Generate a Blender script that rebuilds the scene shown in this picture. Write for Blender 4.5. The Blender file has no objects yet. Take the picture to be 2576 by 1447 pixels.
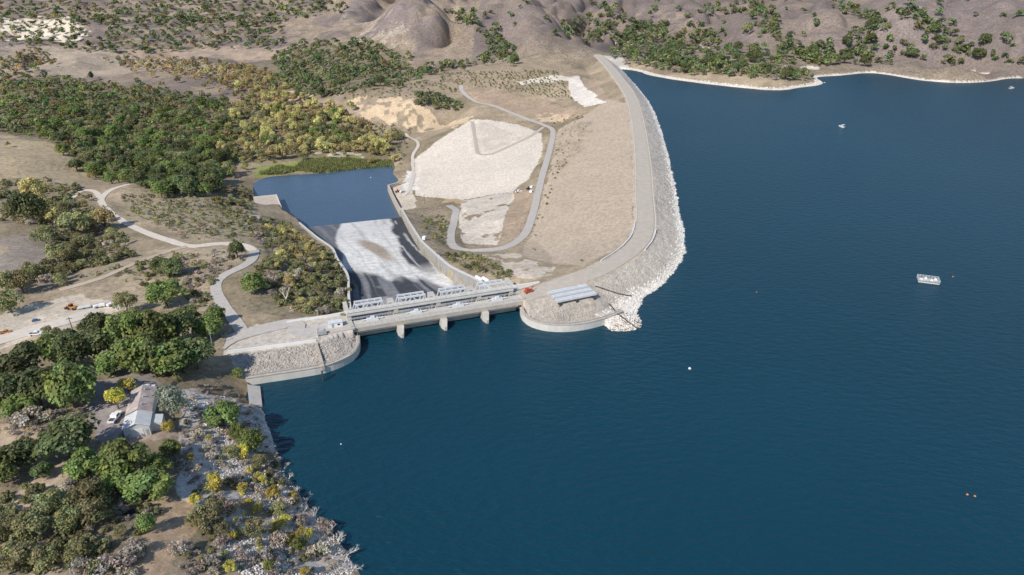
import bpy, math, random, numpy as np
from mathutils import Vector
rng=np.random.default_rng(7); random.seed(7)
S=bpy.context.scene; COL=S.collection
W,HT,F,H=2576.0,1447.0,1717.0,136.0
PIT=math.radians(26); sp,cp=math.sin(PIT),math.cos(PIT)
def ray(px,py):
    u=(np.asarray(px,float)-W/2)/F; v=(HT/2-np.asarray(py,float))/F
    return u, cp+v*sp, -sp+v*cp
def P(px,py,z):
    a,b,c=ray(px,py); t=(z-H)/c; return (float(a*t),float(b*t),float(z))
def PR(px,py,R):
    a,b,c=ray(px,py); t=R/math.hypot(a,b); return (float(a*t),float(b*t),float(H+c*t))
# ---------------------------------------------------------------- numpy helpers
def vnoise(x,y,seed=0):
    xi=np.floor(x).astype(np.int64); yi=np.floor(y).astype(np.int64)
    fx=x-xi; fy=y-yi; fx=fx*fx*(3-2*fx); fy=fy*fy*(3-2*fy)
    def h(a,b):
        n=(a*374761393+b*668265263+seed*144269504)&0xffffffff
        n=((n^(n>>13))*1274126177)&0xffffffff
        return ((n^(n>>16))&0xffff)/65535.0
    return (h(xi,yi)*(1-fx)+h(xi+1,yi)*fx)*(1-fy)+(h(xi,yi+1)*(1-fx)+h(xi+1,yi+1)*fx)*fy
def fbm(x,y,o=4,seed=0):
    s=0;a=.5;tot=0
    for i in range(o):
        s=s+a*vnoise(x*2**i+17.3*i,y*2**i-9.1*i,seed+i); tot+=a; a*=.5
    return s/tot
def inpoly(X,Y,poly):
    poly=np.asarray(poly,float); res=np.zeros(X.shape,bool)
    x0,y0=poly.min(0)[:2]; x1,y1=poly.max(0)[:2]
    m=(X>=x0)&(X<=x1)&(Y>=y0)&(Y<=y1)
    xs=X[m]; ys=Y[m]; r=np.zeros(xs.shape,bool); n=len(poly)
    for i in range(n):
        ax,ay=poly[i][:2]; bx,by=poly[(i+1)%n][:2]
        if ay==by: continue
        c=((ay>ys)!=(by>ys))&(xs<(bx-ax)*(ys-ay)/(by-ay)+ax); r^=c
    res[m]=r; return res
def dpoly(X,Y,pts):
    best=np.full(X.shape,1e9); zz=np.zeros(X.shape); sd=np.zeros(X.shape)
    for i in range(len(pts)-1):
        ax,ay=pts[i][:2]; bx,by=pts[i+1][:2]; dx,dy=bx-ax,by-ay; L=dx*dx+dy*dy+1e-9
        t=np.clip(((X-ax)*dx+(Y-ay)*dy)/L,0,1)
        d=np.hypot(X-ax-t*dx,Y-ay-t*dy); m=d<best
        best=np.where(m,d,best)
        if len(pts[i])>2: zz=np.where(m,pts[i][2]+(pts[i+1][2]-pts[i][2])*t,zz)
        sd=np.where(m,np.sign(dx*(Y-ay)-dy*(X-ax)),sd)
    return best,zz,sd
def smooth_path(pts,step):
    pts=[np.array(p,float) for p in pts]; out=[]
    for i in range(len(pts)-1):
        p0=pts[max(i-1,0)];p1=pts[i];p2=pts[i+1];p3=pts[min(i+2,len(pts)-1)]
        n=max(1,int(np.linalg.norm((p2-p1)[:2])/step))
        for k in range(n):
            t=k/n
            out.append(.5*((2*p1)+(-p0+p2)*t+(2*p0-5*p1+4*p2-p3)*t*t+(-p0+3*p1-3*p2+p3)*t**3))
    out.append(pts[-1]); return np.array(out)
# ---------------------------------------------------------------- key geometry
BL=np.array(P(897,860,0)); BR=np.array(P(1314,790,0)); BV=(BR-BL)[:2]; BLEN=float(np.hypot(*BV)); BE=BV/BLEN; BN=np.array([-BE[1],BE[0]])
BRZ=math.atan2(BE[1],BE[0])
def B(s,t): q=BL[:2]+BE*s+BN*t; return (q[0],q[1])
CR=[P(1505,140,9),P(1525,160,8),P(1550,190,8),P(1585,240,8),P(1603,300,8),P(1617,400,8),P(1622,500,8),P(1625,560,8),P(1612,605,8),P(1570,645,8),P(1500,685,8),P(1420,712,7.6)]
CR.append((*B(BLEN+10,4.5),6.6)); CR.append((*B(BLEN+1,3.7),5.9))
CRS=smooth_path(CR,8)
CLr=[(897,835,-7),(882,770,-7),(882,712,-9),(850,665,-14),(843,640,-17),(800,610,-23),(752,572,-46)]
CRr=[(1300,770,-7),(1215,745,-7),(1130,705,-9),(1060,640,-17),(1030,590,-27),(1010,545,-46)]
cl=[(*B(0.5,4),-7)]+[P(*a) for a in CLr[1:]]; cr=[(*B(BLEN-.5,4),-7)]+[P(*a) for a in CRr[1:]]
def resamp(p,n):
    p=np.array(p); d=np.r_[0,np.cumsum(np.linalg.norm(np.diff(p[:,:2],axis=0),axis=1))]; t=np.linspace(0,d[-1],n)
    return np.stack([np.interp(t,d,p[:,k]) for k in range(3)],1)
NS=150
def blur(a,k):
    for _ in range(k):
        b=a.copy(); b[1:-1]=(a[:-2]+a[1:-1]*2+a[2:])/4; a=b
    return a
cl=blur(resamp(cl,NS),30); cr=blur(resamp(cr,NS),30)
zf=(cl[:,2]+cr[:,2])/2; cl[:,2]=zf; cr[:,2]=zf
# ---------------------------------------------------------------- terrain control points
C=[]
def c(z,*pp): C.extend(P(x,y,z) for x,y in pp)
c(-12,(1700,400),(1760,600),(1720,740),(1400,930),(1000,980),(760,1080),(900,1250),(1080,1447),(1500,1100),(2000,800),(2500,1300),(2500,500),(2000,320),(2500,240),(1750,270),(1250,950),(1690,300),(1800,1447),(2576,900),(1700,850))
c(-6,(1250,860),(1000,905),(850,960),(720,1000),(1440,870),(1655,800),(1615,870),(2200,205),(2140,215))
c(0,(1600,178),(1680,198),(1800,214),(1900,224),(2000,222),(2072,210),(2060,193),(2200,184),(2400,188),(2576,197),(2800,205),
 (662,1030),(680,1090),(700,1150),(745,1230),(800,1300),(860,1370),(905,1440),(1000,1560))
c(8,(1650,160),(1800,180),(1950,200),(2300,172),(2500,178),(2700,185)); c(16,(1900,155),(2420,160),(1680,135)); c(7,(2150,165),(2080,170),(2230,168))
c(4,(610,1060),(640,1200),(700,1300),(760,1400),(820,1500)); c(11,(470,1020),(470,1150),(530,1300),(620,1447))
c(13,(350,1050),(240,1050),(380,1100),(330,980)); c(14,(100,1150),(0,1000),(300,1230)); c(17,(100,1400),(300,1400),(0,1300),(-100,1200),(200,1600),(-200,1000))
c(6,(590,835),(700,835),(860,805),(850,850),(600,870),(740,805),(860,825)); c(5,(590,890))
c(2.6,(640,935),(800,915),(870,880)); c(2,(610,960)); c(1,(600,1000))
c(9,(250,900),(500,900),(-100,950)); c(7,(100,850),(400,840),(-150,850)); c(4,(0,855),(200,790),(-200,800)); c(5,(560,760),(420,780)); c(2,(420,740),(300,710),(150,760)); c(0,(300,660))
c(4,(640,690),(600,720),(740,770),(850,780)); c(1,(640,645),(760,690)); c(-4,(480,620),(560,620),(400,640)); c(-8,(700,620),(380,590))
c(-11,(330,560),(430,560)); c(-15,(265,500),(330,460),(560,560),(180,490),(640,570)); c(-28,(600,500),(690,560))
c(0,(50,650),(-100,650)); c(-3,(150,690),(80,570)); c(-10,(200,620),(190,560)); c(-17,(100,480)); c(-14,(60,395),(-100,400)); c(-20,(150,400),(0,350)); c(-27,(225,430))
c(-35,(300,400),(450,450)); c(-38,(100,300),(-200,300)); c(-42,(300,270),(500,350),(590,430),(0,215)); c(-41,(640,520),(670,515),(620,475))
c(-50,(800,490),(900,470),(700,480)); c(-44,(640,446),(740,432),(850,426),(985,420)); c(-43,(700,330),(900,370),(800,300),(650,250),(560,205),(700,400),(960,390))
c(-40,(930,320),(1020,325)); c(-36,(1130,312)); c(-20,(900,245),(1050,265),(1170,280)); c(-15,(1000,210),(870,215)); c(-8,(1150,200)); c(-2,(1300,195)); c(3,(1400,190),(1250,170)); c(-12,(1250,240)); c(-15,(1340,270)); c(-8,(1440,240))
c(-20,(1190,302)); c(-27,(1130,340)); c(-41,(1050,420),(1045,490),(1030,450)); c(-36,(1170,500)); c(-26,(1290,470)); c(-20,(1360,400),(1360,340)); c(-29,(1250,400),(1205,388))
c(-17,(1380,420)); c(-15,(1340,560)); c(-14,(1290,610)); c(-16,(1170,625)); c(-28,(1142,530)); c(-20,(1130,600)); c(-25,(1210,540)); c(-19,(1265,540)); c(-20,(1190,600))
c(-41,(1010,480),(1020,530)); c(-33,(1070,545)); c(-27,(1105,570)); c(2,(1290,705),(1380,690)); c(-5,(1250,655)); c(-3,(1200,675)); c(6,(1320,745),(1350,760)); c(3,(1400,800),(1500,790),(1360,800)); c(6.4,(1400,745),(1480,735))
c(2.3,(1560,795),(1545,770),(1565,752)); c(1.2,(1590,815),(1530,818),(1590,748),(1575,775)); c(.3,(1605,828),(1610,805),(1612,755),(1598,788))
for i in range(6,NS-6,12):
    d=cr[i+2]-cl[i+2]; d=d[:2]/np.hypot(*d[:2])
    C.append((*(cr[i,:2]+d*4),cr[i,2]+6.4)); C.append((*(cl[i,:2]-d*4),cl[i,2]+4.6))
# far valley and hills
c(-40,(0,150),(200,140),(-300,150)); c(-37,(400,125),(100,98),(0,100)); c(-12,(100,52),(0,50),(180,60)); c(-25,(300,90),(500,90),(600,120)); c(-14,(400,50)); c(-5,(600,60),(100,25)); c(-30,(690,140))
def r(*pp): C.extend(PR(*a) for a in pp)
c(-14,(850,150),(1000,165)); c(-4,(1250,158)); c(4,(1400,163),(1480,155))
r((880,70,1420),(1080,25,1340),(1000,90,1200),(800,30,1900),(700,20,2300),(1150,70,1180),(1235,112,1130),(1190,45,1550),
  (1390,60,1090),(1310,105,1050),(1490,95,1090),(1510,35,1550),(1420,20,1400),(1600,80,1150),(1620,30,1500),
  (1740,55,1200),(1850,100,1150),(1930,70,1180),(2060,70,1200),(2170,90,1150),(2260,55,1220),(2380,90,1150),(2500,50,1180),(2576,90,1100),(2700,60,1150),
  (1800,5,1700),(2050,5,1600),(2300,5,1550),(2550,5,1450),(2800,0,1400))
for px,zz in ((1100,170),(1400,190),(1700,210),(2000,220),(2300,220),(2600,220),(2900,220)):
    a,b,_=ray(px,0); k=2300/math.hypot(a,b); C.append((a*k,b*k,zz)); k=5500/math.hypot(a,b); C.append((a*k,b*k,zz*1.6))
for px,zz in ((-300,10),(0,10),(300,20),(600,50),(850,110)):
    a,b,_=ray(px,0); k=3600/math.hypot(a,b); C.append((a*k,b*k,zz)); k=6500/math.hypot(a,b); C.append((a*k,b*k,zz*2+120))
C=np.array(C,float)
NA,NR=1080,1300
AZ=np.radians(np.linspace(-54,54,NA)); LR=np.linspace(math.log(62),math.log(7000),NR); RG=np.exp(LR)
GX=(np.sin(AZ)[:,None]*RG[None]); GY=(np.cos(AZ)[:,None]*RG[None])
cq=np.stack([np.arctan2(C[:,0],C[:,1]),np.log(np.hypot(C[:,0],C[:,1]))],1)
def phi(d2): return np.sqrt(d2+.02**2)
n=len(C); A=phi(((cq[:,None]-cq[None])**2).sum(2)); A=np.block([[A+np.eye(n)*-1e-3,np.ones((n,1))],[np.ones((1,n)),np.zeros((1,1))]])
w=np.linalg.solve(A,np.r_[C[:,2],0])
Z=np.zeros((NA,NR))
for i0 in range(0,NA,40):
    qa=AZ[i0:i0+40]; d2=(qa[:,None,None]-cq[None,None,:,0])**2+(LR[None,:,None]-cq[None,None,:,1])**2
    Z[i0:i0+40]=phi(d2.astype(np.float32))@w[:n].astype(np.float32)+w[n]
RR=np.broadcast_to(RG[None],Z.shape)
# hill relief: rounded spurs with narrow gullies
hill=np.clip((RR-960)/200,0,1)*np.clip((Z-4)/22,0,1)
wxh=GX+(fbm(GX/260,GY/260,3,61)-.5)*150; wyh=GY+(fbm(GX/260,GY/260,3,67)-.5)*150
def spur(a,b,s): v=np.abs(vnoise(a,b,s)*2-1); return np.where(v<.16,(v/.16)**2*.08,.08+(v-.16)*1.095)
ra=spur(wxh/165+3.3,wyh/360,5); rb_=spur(wxh/78,wyh/125,6); rc=spur(wxh/32,wyh/46,7)
RID=ra*.6+rb_*.28+rc*.12; RM=float(RID[hill>.5].mean()); RQ=float(np.quantile(RID[hill>.5],.2))
RS=np.sqrt(np.clip(RID,0,1)); SM=float(RS[hill>.5].mean())
Z+=hill*((RS-SM)*105); Z+=hill*(fbm(GX/60,GY/60,4,9)-.5)*7
left=np.clip((RR-1200)/350,0,1)*(GX<0)
Z+=left*(1-hill)*((1-np.abs(fbm(wxh/230,wyh/170,4,19)*2-1))*44-29)
GUL=[[(1290,160),(1255,110),(1190,70),(1150,25)],[(1560,150),(1605,95),(1560,50),(1500,15)],[(1700,160),(1690,110),(1620,60)],[(2040,165),(1975,110),(1920,50),(1880,10)],[(2170,150),(2150,105),(2200,60),(2110,20)],[(2470,150),(2400,115),(2300,60),(2250,10)]]
for g in GUL:
    pts=[PR(x,y,1010+ (165-y)*4.2) for x,y in g]
    m=(RR>850)&(RR<2000); d,_,_=dpoly(GX[m],GY[m],pts)
    Z[m]-=17*np.exp(-(d/38)**2)*np.clip((Z[m]-2)/15,0,1)
Z+=(fbm(GX/14,GY/14,4,3)-.5)*1.6*np.where(Z>.8,1,.3)*np.where(hill>.5,2,1)
Z+=(fbm(GX/60,GY/60,3,31)-.5)*5*(GX<-110)*(RR<1000)*np.clip((np.abs(Z)-1)/4,0,1)
# embankment dam (sd>0 is the lake side)
m=(RR<1150)&(GX>-140)&(GX<210)
d,zc,sd=dpoly(GX[m],GY[m],CRS)
slope=np.where(sd<0,.37,.54); zd=zc-slope*np.maximum(0,d-6)
zd+=np.where(d>6.5,(fbm(GX[m]/4,GY[m]/4,3,8)-.5)*np.where(sd<0,.25,1.3),0)
Z[m]=np.where(zd>-24,np.maximum(Z[m],zd),Z[m]); Z[m]=np.where(d<6,zd,Z[m])
# pads, basins and cuts
def cutpoly(pp,z,op): 
    k=inpoly(GX,GY,pp); Z[k]=op(Z[k],z)
LW=[P(902,862,0),P(901,885,0),P(885,907,0),P(850,925,0),P(810,938,0),P(740,950,0),P(680,959,0),P(622,968,0)]
RW=[P(1312,790,0),P(1318,806,0),P(1340,822,0),P(1380,832,0),P(1430,833,0),P(1480,826,0),P(1530,812,0),P(1562,798,0)]
LWs=smooth_path(LW,2.0); RWs=smooth_path(RW,2.0)
APR=[P(x,y,6)[:2] for x,y in ((560,893),(572,845),(640,816),(872,782),(895,845),(800,861))]
k=inpoly(GX,GY,APR); Z[k]=5.72+(Z[k]-6)*.04
padL=[tuple(a[:2]) for a in LWs]+[P(600,955,2)[:2],P(575,887,6)[:2],P(800,859,6)[:2],B(-4,-1)]
k=inpoly(GX,GY,padL); dd,_,_=dpoly(GX[k],GY[k],LWs); Z[k]=np.minimum(5.2,2.4+.28*dd)+(fbm(GX[k]/3,GY[k]/3,2,4)-.5)*.7
harb=[tuple(a[:2]) for a in LWs[::-1]]+[tuple(a[:2]) for a in RWs[:-4]]+[P(1535,835,0)[:2],P(1400,900,0)[:2],P(1000,980,0)[:2],P(760,1060,0)[:2],P(668,1000,0)[:2],P(655,975,0)[:2]]
cutpoly(harb,-6,np.minimum)
cutpoly([B(-.5,-6),B(BLEN+.5,-6),B(BLEN+.5,9),B(-.5,9)],-12,np.minimum)
chp=[tuple(a[:2]) for a in cl]+[tuple(a[:2]) for a in cr[::-1]]
k=inpoly(GX,GY,chp); dd,zc,_=dpoly(GX[k],GY[k],[tuple(a) for a in ((cl+cr)/2)[::6]]); Z[k]=np.minimum(Z[k],zc-4)
BAS=[P(x,y,-45) for x,y in ((640,463),(690,447),(740,441),(850,434),(978,428),(1004,455),(978,482),(1008,542),(755,573),(716,556),(697,508),(645,511))]
cutpoly(BAS,-50,np.minimum)
# ---------------------------------------------------------------- sampling
a0,da=AZ[0],AZ[1]-AZ[0]; l0,dl=LR[0],LR[1]-LR[0]
def samp(A_,x,y):
    x=np.asarray(x,float);y=np.asarray(y,float)
    fa=np.clip((np.arctan2(x,y)-a0)/da,0,NA-1.001); fr=np.clip((np.log(np.maximum(np.hypot(x,y),1))-l0)/dl,0,NR-1.001)
    i=fa.astype(int);j=fr.astype(int);u=fa-i;v=fr-j
    return (A_[i,j]*(1-u)+A_[i+1,j]*u)*(1-v)+(A_[i,j+1]*(1-u)+A_[i+1,j+1]*u)*v
def zat(x,y): return samp(Z,x,y)
def Gm(px,py):
    px=np.atleast_1d(np.asarray(px,float));py=np.atleast_1d(np.asarray(py,float)); out=np.zeros((len(px),3))
    for k0 in range(0,len(px),3000):
        a,b,cz=ray(px[k0:k0+3000],py[k0:k0+3000]); hor=np.hypot(a,b); az=np.arctan2(a,b); sl=cz/hor
        fa=np.clip((az-a0)/da,0,NA-1.001); i=fa.astype(int);u=(fa-i)[:,None]
        zc=Z[i]*(1-u)+Z[i+1]*u; df=zc-(H+sl[:,None]*RG[None]); hit=df>=0
        j=np.where(hit.any(1),hit.argmax(1),NR-1); j=np.maximum(j,1); q=np.arange(len(j))
        d0=df[q,j-1];d1=df[q,j]; t=np.clip(-d0/(d1-d0+1e-9),0,1); R=RG[j-1]+(RG[j]-RG[j-1])*t
        out[k0:k0+3000]=np.stack([np.sin(az)*R,np.cos(az)*R,H+sl*R],1)
    return out
def G(px,py): return tuple(Gm(px,py)[0])
def GP(pp): return [tuple(a) for a in Gm([p[0] for p in pp],[p[1] for p in pp])]
# ---------------------------------------------------------------- roads (carve first)
ROADS=[]
def road(name,pp,width,matn,step=3,carve=True,world=None):
    pts=world if world is not None else GP(pp)
    s=smooth_path(pts,step); 
    if world is None: s[:,2]=zat(s[:,0],s[:,1])
    s[:,2]=blur(s[:,2],12)
    if carve:
        x0,y0=s[:,:2].min(0)-12;x1,y1=s[:,:2].max(0)+12
        m=(GX>x0)&(GX<x1)&(GY>y0)&(GY<y1)
        d,zz,_=dpoly(GX[m],GY[m],[tuple(q) for q in s[::2]]+[tuple(s[-1])])
        k=1-np.clip((d-width/2-.8)/4,0,1); Z[m]=Z[m]*(1-k)+(zz-.12)*k
    ROADS.append((name,s,width,matn))
road('access_road',[(612,836),(590,806),(562,768),(544,732),(548,707),(575,686),(610,668),(635,648),(641,630)],4.8,'asphalt_pale')
road('dirt_track',[(641,630),(615,620),(560,613),(480,618),(430,605),(380,590),(330,568),(290,545),(262,520),(256,500),(275,480),(305,468),(335,462)],4.2,'dirt_pale')
road('dirt_track',[(480,618),(420,635),(330,665),(250,700),(150,730)],3.5,'dirt_tan')
road('dirt_track',[(256,500),(235,480),(205,482),(180,500)],3.5,'dirt_pale')
road('dirt_road',[(-40,868),(60,838),(130,815),(190,797),(250,780)],7.5,'dirt_pale')
road('berm_road',[(1160,215),(1168,235),(1230,262),(1310,293),(1365,313),(1388,325),(1390,345),(1378,395),(1362,450),(1345,520),(1330,570),(1310,600),(1270,622),(1210,630),(1160,627),(1136,612),(1135,585),(1143,550),(1147,527),(1128,517)],5,'asphalt_pale')
road('gravel_path',[(1366,320),(1330,345),(1280,368),(1235,388),(1205,388),(1197,360),(1188,306)],3.4,'gravel_tan')
road('dirt_track',[(1020,336),(1045,352),(1052,366),(1038,395),(1040,440),(1030,475),(1012,495)],3,'dirt_pale')
road('dirt_track',[(1300,208),(1350,200),(1400,195),(1445,196)],5,'dirt_pale')
road('crest_road',None,8.6,'crest_asphalt',4,False,[(a[0],a[1],a[2]+.14) for a in CRS[2:]])
ap=[(*B(-.2,3.7),5.75),(*B(-20,3.4),5.95),P(740,812,6.1),P(660,828,6.1),P(585,850,6.1),P(545,872,6.4)]
road('approach_road',None,7.0,'asphalt_pale',3,False,[(a[0],a[1],6.05) for a in ap])
# ---------------------------------------------------------------- ground colour
Cc=np.zeros(Z.shape+(3,)); Spk=np.full(Z.shape,.4)
wx=GX+(fbm(GX/12,GY/12,3,41)-.5)*RR*.03; wy=GY+(fbm(GX/12,GY/12,3,47)-.5)*RR*.055
n1=fbm(GX/45,GY/45,4,51)[...,None]; n2=fbm(GX/9,GY/9,3,57)[...,None]; n3=fbm(GX/160,GY/160,3,71)[...,None]
n1c=np.clip((n1-.3)/.4,0,1)
base=np.array([.37,.29,.20])*(1-n1c)+np.array([.22,.175,.115])*n1c
Cc[:]=base*(.7+.6*n2)
hl=np.clip((RR-950)/150,0,1)[...,None]; rk=np.clip((RID[...,None]-RM)*2.0,-.6,.8)
hc=np.array([.188,.150,.138])*(.75+.35*n1+.3*rk)*(.75+.5*n2); k3=np.clip((n3-.54)*5,0,.45); hc=hc*(1-k3)+np.array([.26,.20,.155])*k3*(.7+.6*n2)
Cc[:]=Cc*(1-hl)+hc*hl
lv=(np.clip((RR-700)/200,0,1)*(GX<-60))[...,None]*np.clip((.62-n1)*6,0,1); Cc[:]=Cc*(1-lv)+np.array([.285,.22,.165])*(.65+.7*n2)*lv
Spk[RR>950]=.85
def paint(pp,col,op=1.,spk=None,warp=1.,thr=None,sc=8,seed=3,var=.4):
    pts=GP(pp); k=inpoly(GX+(wx-GX)*warp,GY+(wy-GY)*warp,pts)
    if thr is not None: k&=fbm(GX/sc,GY/sc*.8,4,seed)>thr
    v=np.array(col)*(1-var/2+var*n2[k]); Cc[k]=Cc[k]*(1-op)+v*op
    if spk is not None: Spk[k]=spk
forest=(.18,.155,.085)
paint([(0,200),(120,195),(300,215),(480,240),(590,260),(700,300),(880,300),(980,350),(980,400),(640,410),(560,420),(540,490),(430,490),(240,445),(150,370),(0,335)],forest,.75)
paint([(640,150),(760,110),(1010,130),(1030,180),(900,215),(780,255),(690,220)],(.2,.16,.11),.8)
paint([(600,540),(720,560),(850,660),(885,720),(875,790),(700,800),(620,760),(590,700),(650,640)],(.24,.20,.13),.75,.8)
paint([(300,480),(520,490),(620,560),(600,610),(480,600),(330,550)],(.33,.275,.18),.8,.8)
paint([(0,340),(150,375),(230,430),(200,460),(0,450)],(.42,.33,.205),.9,.55)
paint([(0,590),(120,600),(170,680),(120,730),(0,690)],(.29,.24,.2),.9,.4)
paint([(0,120),(300,130),(640,175),(620,190),(420,170),(280,190),(100,180),(0,190)],(.38,.31,.235),.8,.6)
paint([(0,45),(100,40),(215,65),(215,98),(100,95),(0,90)],(.64,.55,.435),.95,.2,thr=.36)
paint([(300,125),(480,120),(740,115),(760,130),(650,150),(330,150)],(.38,.285,.215),.7,.3)
paint([(850,20),(1010,20),(1040,90),(1000,120),(880,110)],(.40,.345,.29),.6,.8,thr=.55,sc=14)
paint([(1600,35),(1700,25),(1800,60),(1690,90)],(.29,.225,.175),.6,.6,thr=.48)
paint([(870,255),(960,255),(1100,285),(1190,300),(1160,318),(1000,305),(890,295)],(.58,.43,.28),.85,.2,thr=.40)
paint([(720,225),(800,235),(790,262),(730,250)],(.54,.41,.27),.85,.2,thr=.42)
paint([(1180,225),(1290,240),(1440,270),(1470,290),(1400,310),(1200,265)],(.38,.275,.195),.85,.45)
paint([(1340,280),(1440,285),(1440,300),(1370,310)],(.56,.42,.28),.9,.2,thr=.42)
paint([(1030,190),(1220,160),(1440,165),(1450,200),(1250,225),(1040,235)],(.34,.26,.18),.8,.5)
# dam faces
paint([(1520,250),(1585,260),(1592,400),(1600,560),(1570,615),(1470,668),(1380,660),(1310,640),(1345,560),(1392,400),(1400,330),(1470,295)],(.41,.33,.25),.98,.2,.5,var=.12)
paint([(1400,330),(1480,300),(1470,380),(1400,440),(1385,420)],(.33,.255,.18),.5,.6,thr=.52)
pale=(.565,.495,.415)
paint([(1042,400),(1130,335),(1190,300),(1300,312),(1362,335),(1364,390),(1330,450),(1290,482),(1165,502),(1045,492)],pale,1,.03,.2,var=.15)
paint([(1160,505),(1295,478),(1270,560),(1250,615),(1165,612),(1155,560)],pale,.9,.2,.3,thr=.3)
paint([(1295,480),(1350,470),(1325,560),(1290,608),(1262,612),(1275,545)],(.36,.27,.19),.9,.3,.3)
paint([(1197,312),(1215,305),(1320,345),(1230,383),(1205,380)],(.50,.43,.355),.8,.1,.2)
paint([(1425,195),(1455,190),(1525,258),(1470,270),(1440,250)],(.62,.56,.49),1,.05,.2)
paint([(1300,205),(1430,192),(1440,205),(1310,213)],(.60,.53,.44),.9,.05,.3)
paint([(1462,195),(1500,195),(1530,250),(1515,255)],(.34,.26,.19),.9,.3,.3)
paint([(1110,500),(1180,498),(1170,512),(1115,512)],(.42,.31,.18),.9)
paint([(985,470),(1040,480),(1050,520),(1010,530),(990,505)],(.52,.45,.36),.9,.1,.3)
paint([(1020,430),(1046,430),(1044,480),(1015,478)],(.62,.58,.53),.9,.1,thr=.3)
paint([(1025,530),(1100,520),(1140,560),(1120,640),(1060,620)],(.31,.245,.17),.9,.8)
paint([(1200,640),(1300,640),(1390,670),(1390,690),(1300,705),(1250,670)],(.54,.46,.37),.9,.25,thr=.42)
paint([(640,440),(740,430),(850,424),(990,420),(985,400),(900,395),(800,400),(650,415)],(.23,.25,.075),.95,.4)
paint([(760,385),(900,370),(920,395),(830,400)],(.55,.47,.36),.8,.2,thr=.5)
paint([(600,540),(650,545),(655,600),(615,600)],(.58,.55,.5),.8,.1,thr=.52)
paint([(690,745),(830,745),(820,785),(700,780)],(.52,.48,.44),.7,.3,thr=.55)
# apron, drive, near ground
k=inpoly(GX,GY,APR); Cc[k]=np.array([.47,.42,.36])*(.9+.2*n2[k]); Spk[k]=.03
paint([(0,790),(150,755),(300,750),(330,780),(220,815),(120,840),(0,878)],(.53,.455,.36),.85,.15)
paint([(140,730),(300,715),(400,700),(540,720),(540,790),(300,770)],(.37,.29,.2),.8,.5)
paint([(235,955),(380,940),(410,965),(330,990),(312,1110),(290,1135),(245,1110),(210,1040)],(.26,.225,.21),1,.03,.3)
paint([(310,1085),(440,1070),(450,1100),(400,1115),(310,1125)],(.34,.26,.205),.9,.1)
paint([(0,1060),(110,1080),(120,1110),(0,1120)],(.46,.345,.24),.85,.2)
paint([(10,1270),(130,1170),(190,1180),(150,1230),(60,1290)],(.44,.34,.245),.9,.2)
paint([(330,1290),(420,1230),(500,1250),(500,1330),(420,1447),(320,1447),(380,1380)],(.43,.305,.2),.9,.25)
RIPc=(.52,.475,.425)
paint([(455,980),(600,1000),(660,1030),(690,1090),(700,1160),(800,1300),(905,1447),(580,1447),(540,1340),(460,1230),(450,1120)],RIPc,.9,.6,thr=.38)
k=((Z>-1.5)&(Z<1.4)&(GX>138)&(RR>700)); Cc[k]=np.array([.60,.53,.45])*(.85+.3*n2[k]); Spk[k]=.1
m=(RR<1100)&(GX>0)&(GX<210); d,_,sd=dpoly(GX[m],GY[m],CRS); cc=Cc[m]; ss=Spk[m]
k=(d>5)&(sd>0)&(Z[m]<9)&(d<32); zz=Z[m]
lowb=np.clip((2.2+2*(n1[m][:,0]-.5)-zz)/1.4,0,1)[:,None]
cc[k]=((np.array([.46,.415,.36])*(1-lowb)+np.array([.70,.65,.59])*lowb)*(.8+.4*n2[m]))[k]; ss[k]=.2
k=(d<6.8); cc[k]=(np.array([.43,.365,.29])*(.85+.3*n2[m]))[k]; ss[k]=.15
Cc[m]=cc; Spk[m]=ss
k=inpoly(GX,GY,padL); Cc[k]=np.array([.38,.335,.285])*(.8+.4*n2[k]); Spk[k]=.1
padR=[tuple(a[:2]) for a in RWs]+[P(1600,830,0)[:2],P(1560,770,0)[:2],P(1500,725,6)[:2],P(1380,735,6)[:2],P(1318,765,6)[:2]]
k=inpoly(GX,GY,padR); Cc[k]=np.array([.39,.34,.285])*(.8+.4*n2[k]); Spk[k]=.15
Cc=np.minimum(Cc*1.06,.76)
# ---------------------------------------------------------------- materials
def nt(m): m.use_nodes=True; return m.node_tree.nodes,m.node_tree.links
MATS={}
def mat(name,col,rough=.8,var=.2,scale=.6,metal=0,bump=0):
    if name in MATS: return MATS[name]
    m=bpy.data.materials.new(name); N,L=nt(m); b=N['Principled BSDF']; b.inputs['Roughness'].default_value=rough; b.inputs['Metallic'].default_value=metal
    g=N.new('ShaderNodeNewGeometry'); t=N.new('ShaderNodeTexNoise'); t.inputs['Scale'].default_value=scale; t.inputs['Detail'].default_value=6; t.inputs['Roughness'].default_value=.65
    L.new(g.outputs['Position'],t.inputs['Vector'])
    rp=N.new('ShaderNodeMapRange'); rp.inputs['From Min'].default_value=.25; rp.inputs['From Max'].default_value=.75; rp.inputs['To Min'].default_value=1-var; rp.inputs['To Max'].default_value=1+var
    L.new(t.outputs['Fac'],rp.inputs['Value'])
    mx=N.new('ShaderNodeVectorMath'); mx.operation='SCALE'; mx.inputs[0].default_value=col; L.new(rp.outputs[0],mx.inputs['Scale']); L.new(mx.outputs[0],b.inputs['Base Color'])
    if bump:
        bp=N.new('ShaderNodeBump'); bp.inputs['Distance'].default_value=bump; L.new(t.outputs['Fac'],bp.inputs['Height']); L.new(bp.outputs[0],b.inputs['Normal'])
    MATS[name]=m; return m
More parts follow.
